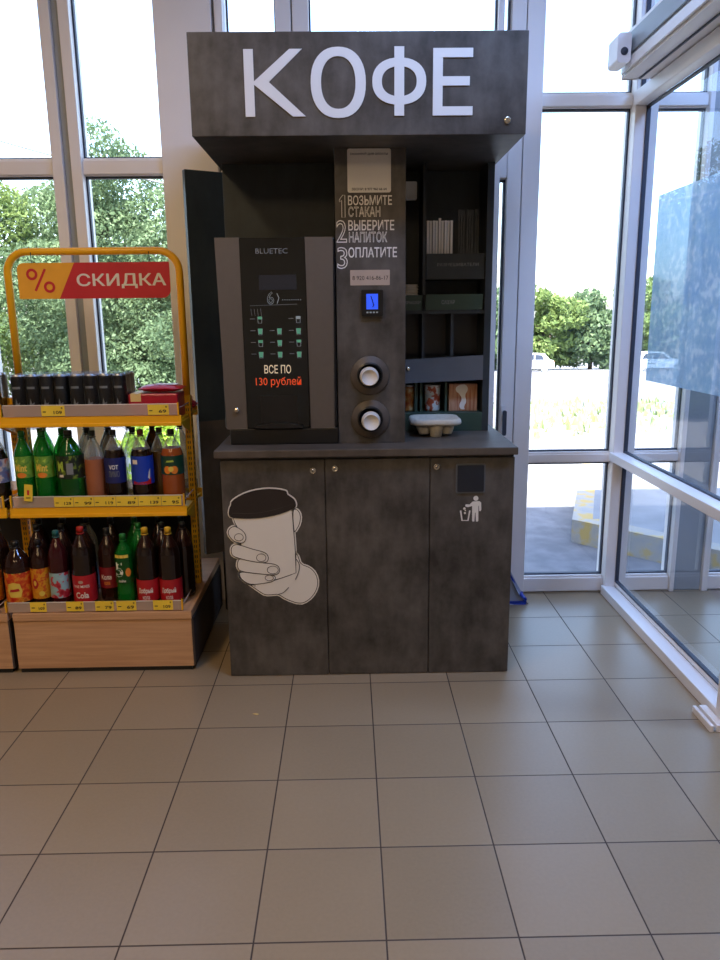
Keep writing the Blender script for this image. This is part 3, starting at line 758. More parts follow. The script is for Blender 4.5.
b = MB(); b.box(-.368, -.215, FYc-.0008, FYc, 1.085, 1.205, 'cmblack'); b.prism(smooth([(-.40, 1.072), (-.19, 1.072), (-.20, 1.085), (-.29, 1.096), (-.39, 1.085)]), FYc-.03, FYc, 'cmblack'); cm('drip_tray', b, 0, fr)

# dark board behind the kiosk, turned towards the pillar
ang = math.radians(30)
t = thing('display_board', 'tall dark board standing at an angle between kiosk and white pillar', 'display board', (-.745, 3.67, 0), ang)
b = MB(); b.box(.0, .42, 0, .035, 1.02, 2.195, 'niche'); b.build('upper_panel', t, .002)
b = MB(); b.box(.0, .42, .002, .033, .33, 1.02, 'conc_edge'); b.build('lower_panel', t)
b = MB(); b.box(.10, .42, .002, .033, 0, .33, 'dark'); b.build('kick_panel', t)

# ------------------------------------------------------------------ shelving
GX0 = -1.505; GW = .78
def shelf_unit(ox, label, depth_label):
    g = thing('shelf_unit', label, 'shelf unit', (ox, 3.40, 0))
    y0 = -.36
    b = MB(); b.box(.034, GW+.024, y0, .36, .022, .245, 'wood'); b.build('plinth', g, .002)
    b = MB(); b.box(.034, GW+.028, y0-.006, .362, .246, .282, 'wood'); b.build('base_shelf', g, .003)
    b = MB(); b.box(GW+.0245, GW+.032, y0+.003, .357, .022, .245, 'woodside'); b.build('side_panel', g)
    b = MB(); b.box(.04, GW+.015, y0+.01, .35, 0, .0215, 'dark'); b.build('recessed_base', g)
    b = MB(); b.box(.03, GW-.03, -.006, .006, .283, .62, 'dark'); b.build('back_panel', g)
    for xx in (0.004, GW-.026):                          # slotted uprights
        b = MB(); b.box(xx, xx+.03, -.02, .02, .283, 1.18, 'yellow')
        for k in range(34):
            z = .31+k*.025
            b.box(xx+.009, xx+.0125, -.0212, -.0198, z, z+.013, 'dark'); b.box(xx+.018, xx+.0215, -.0212, -.0198, z, z+.013, 'dark')
            b.box(xx+.0298, xx+.0306, -.010, -.002, z, z+.013, 'dark')
        b.build('upright', g)
    # arch
    P = []; zt = 1.813; r = .09
    P.append((.017, 0, 1.18)); P.append((.017, 0, zt-r))
    for k in range(1, 8): a = PI-PI/2*k/8; P.append((.017+r+r*math.cos(a), 0, zt-r+r*math.sin(a)))
    P.append((.017+r, 0, zt)); P.append((GW-.013-r, 0, zt))
    for k in range(1, 8): a = PI/2-PI/2*k/8; P.append((GW-.013-r+r*math.cos(a), 0, zt-r+r*math.sin(a)))
    P.append((GW-.013, 0, zt-r)); P.append((GW-.013, 0, 1.18))
    b = MB(); b.tube(P, .0165, 'yellow', 12); b.build('top_arch', g)
    def shelf(z, y0, tags, name='shelf'):
        b = MB(); b.box(.004, GW-.004, y0+.012, -.022, z-.03, z-.018, 'yellow'); b.box(.0, GW, y0, y0+.012, z-.045, z, 'yellow')
        b.box(0, GW, y0-.006, y0, z-.045, z-.03, 'yellow')
        sh = b.build(name, g, .002)
        for xx in (.001, GW-.005):
            b = MB(); b.xprism([(y0+.013, z-.03), (-.021, z-.03), (-.021, z-.10), (-.06, z-.09), (y0+.02, z-.045)], xx, xx+.004, 'yellow'); b.build('bracket', sh)
        rail(sh, z+.002, y0, tags)
        # rear half of the shelf
        b = MB(); b.box(.004, GW-.004, .022, .15, z-.03, z-.018, 'yellow'); b.box(0, GW, .15, .16, z-.045, z, 'yellow'); b.build('rear_shelf', sh)
        b = MB(); b.box(.02, GW-.02, .156, .158, z, z+.045, 'rail'); b.build('rear_rail', sh)
        return sh
    def rail(sh, z, y0, tags, h=.05):
        b = MB(); b.box(.02, GW-.012, y0-.003, y0-.001, z, z+h, 'rail')
        for xx in (.01, GW-.01):
            b.box(xx-.003, xx+.003, y0-.006, y0+.004, z, z+h+.004, 'yellow')
        b.box(.02, GW-.012, y0-.0035, y0-.0005, z+h-.003, z+h, 'white')
        b.build('price_rail', sh)
        for px in (.0, GW-.006):
            b = MB(); b.box(px+.001, px+.004, y0, y0+.25, z+.030, z+.034, 'rail'); b.build('side_wire', sh)
        for x0, w, txt in tags:
            b = MB(); b.box(x0, x0+w, y0-.0045, y0-.0035, z+.002, z+.046, 'tag')
            b.text(txt, x0+w*.52, x0+w*.88, z+.010, z+.024, y0-.005, 'lidblack', .02)
            b.ribbon([(x0+.006, z+.02), (x0+.02, z+.02)], .004, y0-.005, 'lidblack')
            b.text('°', x0+w*.84, x0+w*.92, z+.032, z+.040, y0-.005, 'lidblack', .02)
            b.build('price_tag', sh)
    shelf(1.115, -.20, [(.185, .10, '109'), (.64, .09, '69')])
    shelf(.712, -.20, [(.20, .084, '129'), (.286, .088, '99'), (.376, .094, '119'), (.472, .096, '89'), (.57, .10, '139'), (.672, .086, '95')])
    b = MB(); b.box(0.02, GW-.02, y0+.014, y0+.018, .2825, .284, 'rail'); sh = b.build('base_rail', g)
    rail(sh, .287, y0+.002, [(.115, .07, '109'), (.27, .075, '89'), (.395, .08, '79'), (.487, .085, '69'), (.645, .085, '109')], .045)
    return g
g1 = shelf_unit(GX0, 'yellow double-sided drinks shelf unit with a rounded top arch and wood plinth', '')
g2 = copy_tree(g1, 'second yellow drinks shelf unit cut off by the left edge of the picture', (GX0-.795, 3.40, 0))
for c in list(g2.children):                                # this one carries no arch
    if c.name.startswith('top_arch'): bpy.data.objects.remove(c)
# loose tilted price card on the middle shelf
b = MB(); b.box(-.018, .018, -.001, .001, 0, .075, 'tag'); b.text('1', -.006, .004, .028, .05, -.0014, 'red', .03); b.ribbon([(-.01, .014), (.01, .016)], .004, -.0014, 'lidblack')
o = b.build('price_card'); o.location = (-1.415, 3.1905, .745); o.rotation_euler = (0, math.radians(6), 0)
tag(o, 'single tilted yellow card hooked over the middle shelf edge before green bottles', 'price card')
# discount sign
t = thing('discount_sign', 'red and yellow discount sign hanging under the yellow arch', 'sign', (-1.11, 3.375, 1.612))
b = MB()
def rrect(x0, x1, z0, z1, rs, n=6):
    P = []
    for cx, cz, st, r in ((x1-rs[1], z1-rs[1], 0, rs[1]), (x0+rs[0], z1-rs[0], 90, rs[0]), (x0+rs[3], z0+rs[3], 180, rs[3]), (x1-rs[2], z0+rs[2], 270, rs[2])):
        for k in range(n+1): a = math.radians(st+90*k/n); P.append((cx+r*math.cos(a), cz+r*math.sin(a)))
    return P
b.prism(rrect(-.325, .335, 0, .152, (.03, .004, .035, .004)), -.003, .003, 'signy'); b.build('sign_panel', t)
b = MB(); R_ = rrect(-.08, .335, 0, .152, (.001, .004, .035, .001)); R_ = [(x if x > -.05 else (-.075 if z > .07 else -.15), z) for x, z in R_]
b.face(R_, -.0036, 'red'); b.build('red_field', t)
b = MB(); b.text('СКИДКА', -.07, .315, .042, .104, -.0044, 'white'); b.text('СКИДКА', -.0665, .3185, .042, .104, -.0042, 'white'); b.text('СКИДКА', -.0683, .3168, .0435, .1055, -.0040, 'white')
b.build('lettering', t); b = MB()
def ringp(cx, cz, r, w):
    b.ribbon([(cx+r*math.cos(2*PI*k/20), cz+r*math.sin(2*PI*k/20)) for k in range(20)], w, -.0044, 'red', True)
ringp(-.262, .104, .019, .011); ringp(-.190, .050, .019, .011); b.ribbon([(-.252, .034), (-.203, .126)], .010, -.0046, 'red'); b.build('percent_mark', t)
for xx in (-.26, .25):
    b = MB(); b.tube([(xx, .0, .148), (xx, .0, .196)], .002, 'dark', 6); b.build('hanger', t)

# ------------------------------------------------------------------ bottles
def rings(R, z, h):  # label band
    return [(R, z), (R, z+h)]
def bottle(name, label, loc, R=.045, H=.32, drink='cola', neck='clear', fill=.78, cap='capblack', lab=None, lz=(.3, .6), shape='straight', ink=None, group=None, art=None):
    t = thing(name, label, 'bottle', loc, 0, group)
    Hb = H-.018
    if shape == 'waist':
        pr = [(R*.72, 0), (R*.95, .012), (R, .035), (R*.99, Hb*.20), (R*.93, Hb*.30), (R*.95, Hb*.36), (R*.97, Hb*.42), (R*.97, Hb*.58), (R, Hb*.64), (R*.97, Hb*.72), (R*.80, Hb*.80), (R*.52, Hb*.88), (R*.32, Hb*.94), (R*.29, Hb)]
    elif shape == 'bulb':
        pr = [(R*.72, 0), (R*.96, .012), (R, .03), (R, Hb*.2), (R, Hb*.45), (R, Hb*.52), (R*.96, Hb*.58), (R*.99, Hb*.64), (R*.96, Hb*.72), (R*.82, Hb*.80), (R*.58, Hb*.87), (R*.36, Hb*.93), (R*.28, Hb*.96), (R*.28, Hb)]
    else:
        pr = [(R*.75, 0), (R*.97, .010), (R, .028), (R*.985, Hb*.12), (R, Hb*.2), (R, Hb*.4), (R, Hb*.6), (R, Hb*.68), (R*.95, Hb*.74), (R*.80, Hb*.81), (R*.55, Hb*.88), (R*.34, Hb*.94), (R*.27, Hb*.96), (R*.27, Hb)]
    mats = [drink if (pr[i][1]+pr[i+1][1])/2 < fill*Hb else neck for i in range(len(pr)-1)]
    b = MB(); b.lathe(pr, drink, mats=mats, n=22); b.build('bottle_body', t)
    b = MB(); rc = max(.0135, R*.30); b.lathe([(rc, Hb-.004), (rc, H-.002), (rc*.85, H), (0, H)], cap, n=16); b.lathe([(rc*1.12, Hb-.012), (rc*1.12, Hb-.008)], cap, n=16); b.build('cap', t)
    if lab:
        z0, z1 = lz[0]*H, lz[1]*H
        b = MB(); Rl = R+.0008; b.lathe([(Rl, z0), (Rl, z1)], lab, n=28)
        b.f = b.f[:28]; b.m = b.m[:28]; b.sm = b.sm[:28]
        lb = b.build('label', t)
        if art:
            b = MB(); cyl = (0, 0, Rl+.0006); art(b, z0, z1, cyl, Rl); b.build('label_print', lb)
    return t
def wrap_face(b, P, m, Rr, dr=.0006):
    """flat outline wrapped on the bottle, subdivided so it follows the curve"""
    x0 = min(p[0] for p in P); x1 = max(p[0] for p in P); n = 10
    tri = tessellate_polygon([[Vector((x, z, 0)) for x, z in P]])
    r = Rr+dr
    for t_ in tri:
        pts = [Vector(P[i]) for i in t_]; st = [pts]
        for _ in range(2):
            ns = []
            for q in st:
                a, c, d = q; ab = (a+c)/2; bc = (c+d)/2; ca = (d+a)/2
                ns += [[a, ab, ca], [ab, c, bc], [ca, bc, d], [ab, bc, ca]]
            st = ns
        for q in st: b.add([(r*math.sin(p.x/r), -r*math.cos(p.x/r), p.y) for p in q], [(0, 1, 2)], m)
def circ(cx, cz, rx, rz, n=16): return [(cx+rx*math.cos(2*PI*k/n), cz+rz*math.sin(2*PI*k/n)) for k in range(n)]

def art_vot(b, z0, z1, cyl, R): b.text('VOT', -.014, .026, z0+.062, z0+.082, 0, 'white', .02, cyl=cyl); b.text('ЛИМО', -.018, .03, z0+.028, z0+.055, 0, 'white_soft', 0, cyl=cyl)
def art_blue(b, z0, z1, cyl, R):
    wrap_face(b, [(-.035, z0), (.05, z0), (.05, z0+.03), (.03, z0+.014), (-.01, z0+.010), (-.035, z0+.016)], 'l_red', R)
    wrap_face(b, [(-.032, z1-.035), (-.008, z1-.035), (-.008, z1-.016), (-.032, z1-.016)], 'white', R)
    wrap_face(b, [(.034, z0+.03), (.044, z0+.02), (.048, z0+.07), (.04, z0+.055)], 'white', R)
def art_orange(b, z0, z1, cyl, R):
    for x in (-.014, .018): wrap_face(b, circ(x, z0+.022, .016, .018), 'ink_orange', R)
    wrap_face(b, circ(.003, z0+.026, .012, .012), 'ink_yellow', R, .001); wrap_face(b, [(-.018, z0+.056), (.018, z0+.058), (.014, z0+.066), (-.014, z0+.064)], 'ink_lime', R)
def art_mint(b, z0, z1, cyl, R):
    b.text('Mint', -.026, .026, z0+.028, z0+.062, 0, 'ink_yellow', .03, cyl=cyl); wrap_face(b, circ(0, z0+.012, .022, .012), 'ink_orange', R)
    wrap_face(b, [(-.026, z1-.02), (-.01, z1-.012), (-.014, z1-.028)], 'ink_lime', R); wrap_face(b, [(.006, z1-.02), (.022, z1-.01), (.018, z1-.028)], 'ink_lime', R)
def art_M(b, z0, z1, cyl, R):
    b.text('M', -.042, -.012, z0+.034, z0+.078, 0, 'ink_lime', .05, cyl=cyl); wrap_face(b, [(-.036, z0+.008), (-.012, z0+.008), (-.014, z0+.020), (-.034, z0+.018)], 'white', R)
    wrap_face(b, [(.002, z0+.02), (.03, z0+.02), (.03, z0+.07), (.002, z0+.07)], 'white_soft', R)
def art_badge(b, z0, z1, cyl, R):
    wrap_face(b, [(-.03, z0+.055), (-.024, z0+.085), (.0, z0+.092), (.026, z0+.085), (.034, z0+.05), (.026, z0+.024), (-.02, z0+.024)], 'ink_yellow', R)
    wrap_face(b, [(-.020, z0+.048), (.024, z0+.052), (.020, z0+.064), (-.016, z0+.060)], 'l_red', R, .0012)
    wrap_face(b, [(-.06, z1-.004), (.06, z1-.004), (.06, z1), (-.06, z1)], 'ink_yellow', R); wrap_face(b, [(-.06, z0), (.06, z0), (.06, z0+.004), (-.06, z0+.004)], 'ink_yellow', R)
def art_flower(b, z0, z1, cyl, R):
    wrap_face(b, circ(-.012, z0+.07, .015, .024), 'l_red', R); wrap_face(b, circ(-.012, z0+.072, .007, .012), 'ink_yellow', R, .001); wrap_face(b, circ(.014, z0+.024, .012, .012), 'ink_yellow', R)
def art_cola(b, z0, z1, cyl, R):
    b.text('Cola', -.026, .03, z0+.020, z0+.048, 0, 'white', .02, cyl=cyl); b.text('FINE MIXES', -.034, .036, z0+.068, z0+.080, 0, 'white', .01, cyl=cyl)
    wrap_face(b, circ(0, z0+.094, .011, .007), 'plate', R)
def art_dobry(b, z0, z1, cyl, R): b.text('Добрый', -.034, .032, z0+.034, z0+.062, 0, 'white', .03, cyl=cyl); b.text('кола', -.014, .016, z0+.010, z0+.026, 0, 'white', .01, cyl=cyl)
def art_five(b, z0, z1, cyl, R):
    wrap_face(b, [(-.032, z1-.014), (.03, z1-.014), (.03, z1), (-.032, z1)], 'ink_yellow', R)
    b.text('5', -.034, .004, z0+.030, z0+.096, 0, 'white', .02, cyl=cyl); wrap_face(b, circ(.026, z0+.05, .012, .020), 'ink_orange', R); b.text('ЛАЙМ', -.02, .012, z0+.006, z0+.018, 0, 'white', .02, cyl=cyl)
def art_drop(b, z0, z1, cyl, R): b.text('Кола', -.026, .02, z0+.04, z0+.062, 0, 'white', .02, cyl=cyl); b.text('кола', -.014, .012, z0+.016, z0+.030, 0, 'ink_orange', .02, cyl=cyl)

Z2 = .6945; FY2 = 3.262
front2 = [
 ('soda_bottle', 'dark bottle with blue, white and orange label at the left picture edge', -1.565, dict(R=.047, drink='cola', neck='clear', lab='l_mixed', lz=(.36, .66))),
 ('soda_bottle', 'leftmost green mint soda bottle on the middle shelf, behind the tilted yellow card', -1.447, dict(R=.040, drink='greenpet', neck='greenpet', lab='l_mint', lz=(.42, .69), cap='capgreen', art=art_mint)),
 ('soda_bottle', 'green mint soda bottle on the middle shelf beside the wide dark-labelled green one', -1.356, dict(R=.040, drink='greenpet', neck='greenpet', lab='l_mint', lz=(.42, .69), cap='capgreen', art=art_mint)),
 ('soda_bottle', 'wide deep green bottle with a black label on the middle shelf', -1.242, dict(R=.059, drink='darkgreen', neck='darkgreen', lab='l_black', lz=(.41, .70), cap='capblack', art=art_M)),
 ('soda_bottle', 'peach-coloured drink bottle without label between green bottles and dark blue label', -1.136, dict(R=.042, H=.35, drink='peach', neck='clear', fill=.70)),
 ('soda_bottle', 'cola bottle with dark blue label and black cap on the middle shelf', -1.045, dict(R=.046, drink='cola', neck='clear', lab='l_blue', lz=(.34, .66), art=art_vot, shape='bulb')),
 ('soda_bottle', 'cola bottle with bright blue and red label and dark red cap', -.925, dict(R=.048, drink='cola', neck='clear', lab='l_pepsi', lz=(.32, .68), cap='capbrown', art=art_blue, shape='bulb')),
 ('soda_bottle', 'orange drink bottle with green fruit label at the right end of middle shelf', -.790, dict(R=.049, drink='amber', neck='clear', fill=.80, lab='l_dgreen', lz=(.44, .68), art=art_orange)),
]
protos = {}
for nm, lb, x, kw in front2:
    k = dict(kw); k.setdefault('H', .352)
    protos[lb[:14]+str(x)] = bottle(nm, lb, (x, FY2, Z2), **k)
P2 = list(protos.values())
back_specs = [(-1.49, 0), (-1.40, 2), (-1.30, 2), (-1.20, 4), (-1.10, 5), (-.985, 4), (-.86, 4), (-.755, 4)]
plain = {}
def plainb(kind):
    if kind not in plain:
        spec = {'clear': dict(drink='clear', neck='clear', cap='capblack'), 'amber': dict(drink='olive', neck='clear', cap='capblack', fill=.72), 'green': dict(drink='greenpet', neck='greenpet', cap='capgreen'), 'cola': dict(drink='cola', neck='brownpet', cap='capblack', fill=.72)}[kind]
        return spec
    return plain[kind]
names = {'clear': 'clear bottle', 'amber': 'olive-brown drink bottle', 'green': 'green bottle', 'cola': 'cola bottle'}
def back(kind, x, y, z, where, H=.35, R=.042):
    key = (kind, where, H)
    lab = '%s with %s cap standing behind the front row on the %s' % (names[kind], 'green' if kind == 'green' else 'black', where)
    if key not in plain:
        plain[key] = bottle('soda_bottle', lab, (x, y, z), R=R, H=H, group='%s back rows, %s' % (names[kind], where), **plainb(kind))
        return plain[key]
    return copy_tree(plain[key], loc=(x, y, z))
for x, k in ((-1.40, 'green'), (-1.305, 'green'), (-1.19, 'clear'), (-1.093, 'clear'), (-.985, 'clear'), (-.858, 'amber')):
    back(k, x, 3.352 if k != 'amber' else 3.326, Z2, 'middle shelf')
for x, k in ((-1.44, 'green'), (-1.34, 'green'), (-1.24, 'clear'), (-1.14, 'cola'), (-1.04, 'clear'), (-.93, 'cola'), (-.80, 'clear')):
    back(k, x, 3.485, Z2, 'middle shelf')
# bottom deck
Z3 = .2855; FY3 = 3.12
front3 = [
 ('large dark bottle with orange-red patterned label and yellow badge on the bottom deck', -1.463, dict(R=.056, H=.30, drink='brownpet', neck='brownpet', lab='l_orange', lz=(.12, .56), art=art_badge, cap='capblack')),
 ('dark bottle with amber flower label on the bottom deck beside the badge label', -1.365, dict(R=.040, H=.305, drink='brownpet', neck='brownpet', lab='l_orange2', lz=(.15, .60), art=art_flower, cap='capblack')),
 ('berry drink bottle with pale blue label and teal cap on the bottom deck', -1.283, dict(R=.042, H=.345, drink='berry', neck='berry', lab='l_berry', lz=(.14, .47), cap='capteal')),
 ('cola bottle with bright red label and red cap on the bottom deck', -1.176, dict(R=.049, H=.36, drink='cola', neck='brownpet', fill=.82, lab='l_red', lz=(.08, .42), art=art_cola, cap='capred')),
 ('dark bottle with small red and orange label behind the green one', -1.078, dict(R=.043, H=.34, drink='brownpet', neck='brownpet', lab='l_darkred', lz=(.22, .50), art=art_drop, cap='capblack')),
 ('green lime soda bottle with a big white digit on the bottom deck', -.995, dict(R=.040, H=.325, drink='greenpet', neck='greenpet', lab='darkgreen', lz=(.34, .74), art=art_five, cap='capgreen', shape='waist')),
 ('left of the two yellow-capped cola bottles with red labels on the bottom deck', -.898, dict(R=.048, H=.352, drink='cola', neck='brownpet', lab='l_red', lz=(.08, .36), art=art_dobry, cap='capyellow')),
 ('right of the two yellow-capped cola bottles with red labels on the bottom deck', -.797, dict(R=.048, H=.352, drink='cola', neck='brownpet', lab='l_red', lz=(.08, .36), art=art_dobry, cap='capyellow')),
 ('dark bottle with orange label at the left picture edge on the bottom deck', -1.585, dict(R=.045, H=.30, drink='brownpet', neck='brownpet', lab='l_orange2', lz=(.12, .56), cap='capblack')),
]
for lb, x, kw in front3:
    bottle('soda_bottle', lb, (x, FY3+(.045 if 'behind' in lb else 0), Z3), **kw)
for x, k in ((-1.41, 'cola'), (-1.30, 'cola'), (-1.20, 'cola'), (-.955, 'green'), (-.85, 'cola'), (-.757, 'cola')):
    back(k, x, 3.225, Z3, 'bottom deck', .345, .043)
for x, k in ((-1.44, 'cola'), (-1.33, 'cola'), (-1.22, 'clear'), (-1.11, 'cola'), (-1.0, 'green'), (-.89, 'cola'), (-.785, 'cola')):
    back(k, x, 3.325, Z3, 'bottom deck', .345, .043)
back('cola', -1.585, 3.23, Z3, 'bottom deck', .345, .043)

# ------------------------------------------------------------------ top shelf goods
ZT = 1.0975
def can_mesh(b):
    r = .0305; b.lathe([(r*.82, 0), (r, .008), (r, .178), (r*.93, .188), (r*.86, .192), (r*.9, .196), (r*.82, .196), (r*.80, .192), (0, .192)], 'can', n=18,
                       mats=['alu', 'can', 'can', 'alu', 'alu', 'alu', 'alu', 'alu'])
def can_pack(name, label, loc, nx, ny, band):
    t = thing(name, label, 'can pack', loc)
    c0 = None
    for i in range(nx):
        for j in range(ny):
            p = ((i+.5)*.0618, (j+.5)*.0618, 0)
            if c0 is None:
                b = MB(); can_mesh(b); c0 = b.build('can', t, loc=p)
                b = MB(); wrap_face(b, [(-.018, .135), (.018, .135), (.018, .145), (-.018, .145)], 'white_soft', .0305); wrap_face(b, [(-.012, .05), (-.004, .095), (.002, .072), (.012, .078), (.003, .03), (0, .058)], 'white_soft', .0305)
                b.build('can_print', c0)
            else:
                c = copy_tree(c0, parent=t); c.location = p
    W = nx*.0618; Dp = ny*.0618
    b = MB(); b.rbox(-.001, W+.001, -.001, Dp+.001, .0005, .1975, .025, 'wrap', axis='z'); b.build('shrink_wrap', t)
    return t
p1 = can_pack('can_pack', 'left shrink-wrapped pack of black cans on the top shelf', (-1.462, 3.225, ZT), 4, 3, None)
p2 = copy_tree(p1, 'right shrink-wrapped pack of black cans on the top shelf', (-1.212, 3.226, ZT))
copy_tree(p1, 'pack of black cans on the top shelf, cut off by the left picture edge', (-1.79, 3.24, ZT))
# red packages
t = thing('snack_box', 'long flat crimson box with a cream band on the top shelf', 'box', (-.90, 3.23, ZT))
b = MB(); b.box(-.055, .158, 0, .14, 0, .108, 'redfoil'); b.build('box_body', t, .006)
b = MB(); b.box(-.045, .0, -.0008, .1405, .075, .1086, 'cream'); b.build('cream_band', t, .0)
t2 = thing('snack_bag', 'crumpled crimson bag with a white top lying on the long red box', 'snack bag', (-.825, 3.31, ZT+.109))
def pillow(b, L, Wd, H, m, m2=None, seed=1):
    rnd = random.Random(seed); nx, ny = 14, 8; vs = []; fs = []
    for s in (1, -1):
        for i in range(nx+1):
            for j in range(ny+1):
                u = i/nx*2-1; v = j/ny*2-1
                h = H*(max(0, 1-abs(u)**3)*max(0, 1-abs(v)**2.5))**.6
                z = H*.5+s*h*.5+(rnd.random()-.5)*.004*(1-abs(u))
                vs.append((u*L/2, v*Wd/2, max(0.0005, z)))
    o = (nx+1)*(ny+1)
    for s in (0, 1):
        for i in range(nx):
            for j in range(ny):
                q = [s*o+i*(ny+1)+j, s*o+(i+1)*(ny+1)+j, s*o+(i+1)*(ny+1)+j+1, s*o+i*(ny+1)+j+1]
                fs.append(tuple(q if s == 0 else q[::-1]))
    b.add(vs, fs, m, True)
b = MB(); pillow(b, .19, .12, .035, 'redfoil', seed=3); b.build('bag_body', t2)
b = MB(); b.add([(-.03, -.03, .0352), (.07, -.035, .0345), (.075, .02, .0352), (-.025, .025, .0362)], [(0, 1, 2, 3)], 'white'); b.build('white_patch', t2)
t = thing('snack_bag', 'dark red bag slumped on the rear half of the top shelf beside the upright', 'snack bag', (-.80, 3.485, ZT))
b = MB(); pillow(b, .17, .11, .06, 'redfoil', seed=5); b.build('bag_body', t)
t = thing('snack_box', 'small dark red box behind the right end of the long crimson box', 'box', (-.775, 3.40, ZT))
# bottle row at rear of the top shelf's far side
C.objects.unlink(t); bpy.data.objects.remove(t)

# blue mop bag on the floor right of the kiosk
t = thing('mop_bag', 'blue and grey cloth bag lying on the floor behind the right side of the kiosk', 'bag', (.80, 3.79, 0))
b = MB(); b.prism([(-.09, .012), (.125, .012), (.095, .06), (.055, .14), (.02, .215), (-.03, .25), (-.09, .255)], -.045, .045, 'clothgrey'); b.build('bag_body', t, .02)
b = MB(); b.prism([(-.095, 0), (.135, 0), (.14, .03), (.128, .036), (.12, .018), (-.095, .018)], -.05, .05, 'bluepl'); b.build('blue_edge', t, .004)
b = MB(); b.prism([(-.09, .15), (.03, .16), (.058, .142), (.022, .222), (-.03, .262), (-.09, .264)], -.048, .048, 'bluepl'); b.build('blue_top', t, .01)

# window handle by the kiosk
b = MB(); b.rbox(-.014, .014, -.012, -.001, -.035, .035, .01, 'frame'); t = b.build('window_handle', bpy.data.objects['trim_5'], .002); t.location = (.815, 3.89, 1.02)
b = MB(); b.rbox(-.01, .01, -.035, -.022, -.12, .012, .008, 'gasket'); b.tube([(0, -.03, 0), (0, -.012, 0)], .006, 'gasket'); b.build('lever', t, .002)

# small pale scrap lying on the tiles
b = MB(); b.prism([(-.012, 0), (.004, -.004), (.014, .003), (.009, .010), (-.002, .006)], 0, .0012, 'cream', T=Matrix.Rotation(PI/2, 4, 'X')); o = b.build('paper_scrap'); o.location = (-.385, 2.66, .0013)
tag(o, 'tiny pale scrap lying on the floor tiles before the kiosk', 'scrap')

# ------------------------------------------------------------------ outside
def gz(yv): return -.1 if yv < 8 else -.1-.058*(yv-8)
b = MB(); xs = [-60, -10, 0, 10, 80]; ys = [4.03, 8, 20, 40, 75, 140]
vs = [(x, y_, gz(y_)) for y_ in ys for x in xs]; n = len(xs)
b.add(vs, [(j*n+i, j*n+i+1, (j+1)*n+i+1, (j+1)*n+i) for j in range(len(ys)-1) for i in range(n-1)], 'asphalt'); o = b.build('ground'); o['kind'] = 'structure'
b = MB(); b.box(-6.2, 6.2, 3.98, 4.03, -.6, 0, 'pave'); struct('trim_30', b)
# raised pavement with a painted kerb edge
b = MB(); P_ = [(1.60, 5.15), (2.62, 4.04), (8, 4.04), (8, 9), (2.92, 9)]; n = len(P_)
b.add([(x, y_, -.2) for x, y_ in P_]+[(x, y_, .07) for x, y_ in P_], [(i, (i+1) % n, n+(i+1) % n, n+i) for i in range(n)], 'kerbpaint')
b.add([(x, y_, .07) for x, y_ in P_], [tuple(range(n))], 'pave')
q = [(1.60, 5.15, .0705), (2.62, 4.04, .0705), (2.80, 4.04, .0705), (1.80, 5.15, .0705)]; b.add(q, [(0, 1, 2, 3)], 'kerbpaint')
q = [(1.60, 5.15, .0705), (1.75, 5.15, .0705), (3.07, 9, .0705), (2.92, 9, .0705)]; b.add(q, [(0, 1, 2, 3)], 'kerbpaint')
tag(b.build('raised_pavement', None), 'raised pavement outside the glass with worn yellow and white kerb paint', 'pavement')
# grass strip
b = MB(); R2 = random.Random(4); vs = []; fs = []
for k in range(1500):
    yv = R2.uniform(10.5, 19); x = R2.uniform(2.2, 9.5); z = gz(yv); a = R2.uniform(0, PI); h = R2.uniform(.05, .22); w = R2.uniform(.03, .07)
    if R2.random() > .35+.65*math.sin(x*1.7+yv*.9)**2: continue
    i = len(vs); vs += [(x-w*math.cos(a), yv-w*math.sin(a), z), (x+w*math.cos(a), yv+w*math.sin(a), z), (x+R2.uniform(-.05, .05), yv, z+h)]; fs.append((i, i+1, i+2))
b.add(vs, fs, 'grass'); o = b.build('grass_tufts'); o['kind'] = 'stuff'; o['label'] = 'dry sunlit grass tufts on the ground beyond the window'; o['category'] = 'grass'

def leaves(name, parent, blobs, n, size, m, seed):
    """leaf blades scattered through ellipsoid clumps"""
    rg = np.random.default_rng(seed); V = []; tot = sum(bb[3]*bb[4]*bb[5] for bb in blobs)**1
    for (cx, cy, cz, rx, ry, rz) in blobs:
        k = int(n*(rx*ry*rz)/sum(q[3]*q[4]*q[5] for q in blobs))
        d = rg.normal(size=(k, 3)); d /= np.linalg.norm(d, axis=1)[:, None]; r = rg.uniform(.35, 1, k)**.45
        p = d*r[:, None]*np.array([rx, ry, rz])+np.array([cx, cy, cz])
        u = rg.normal(size=(k, 3)); u /= np.linalg.norm(u, axis=1)[:, None]; w = rg.normal(size=(k, 3)); w -= (w*u).sum(1)[:, None]*u; w /= np.linalg.norm(w, axis=1)[:, None]
        s = (size*rg.uniform(.5, 1.2, k))[:, None]
        V.append(np.stack([p-u*s, p+w*s*.5, p+u*s, p-w*s*.5], 1).reshape(-1, 3))
    V = np.concatenate(V); nq = len(V)//4
    me = bpy.data.meshes.new(name); me.from_pydata(V.tolist(), [], np.arange(nq*4).reshape(-1, 4).tolist()); me.materials.append(M[m])
    o = bpy.data.objects.new(name, me); C.objects.link(o); o.parent = parent; return o
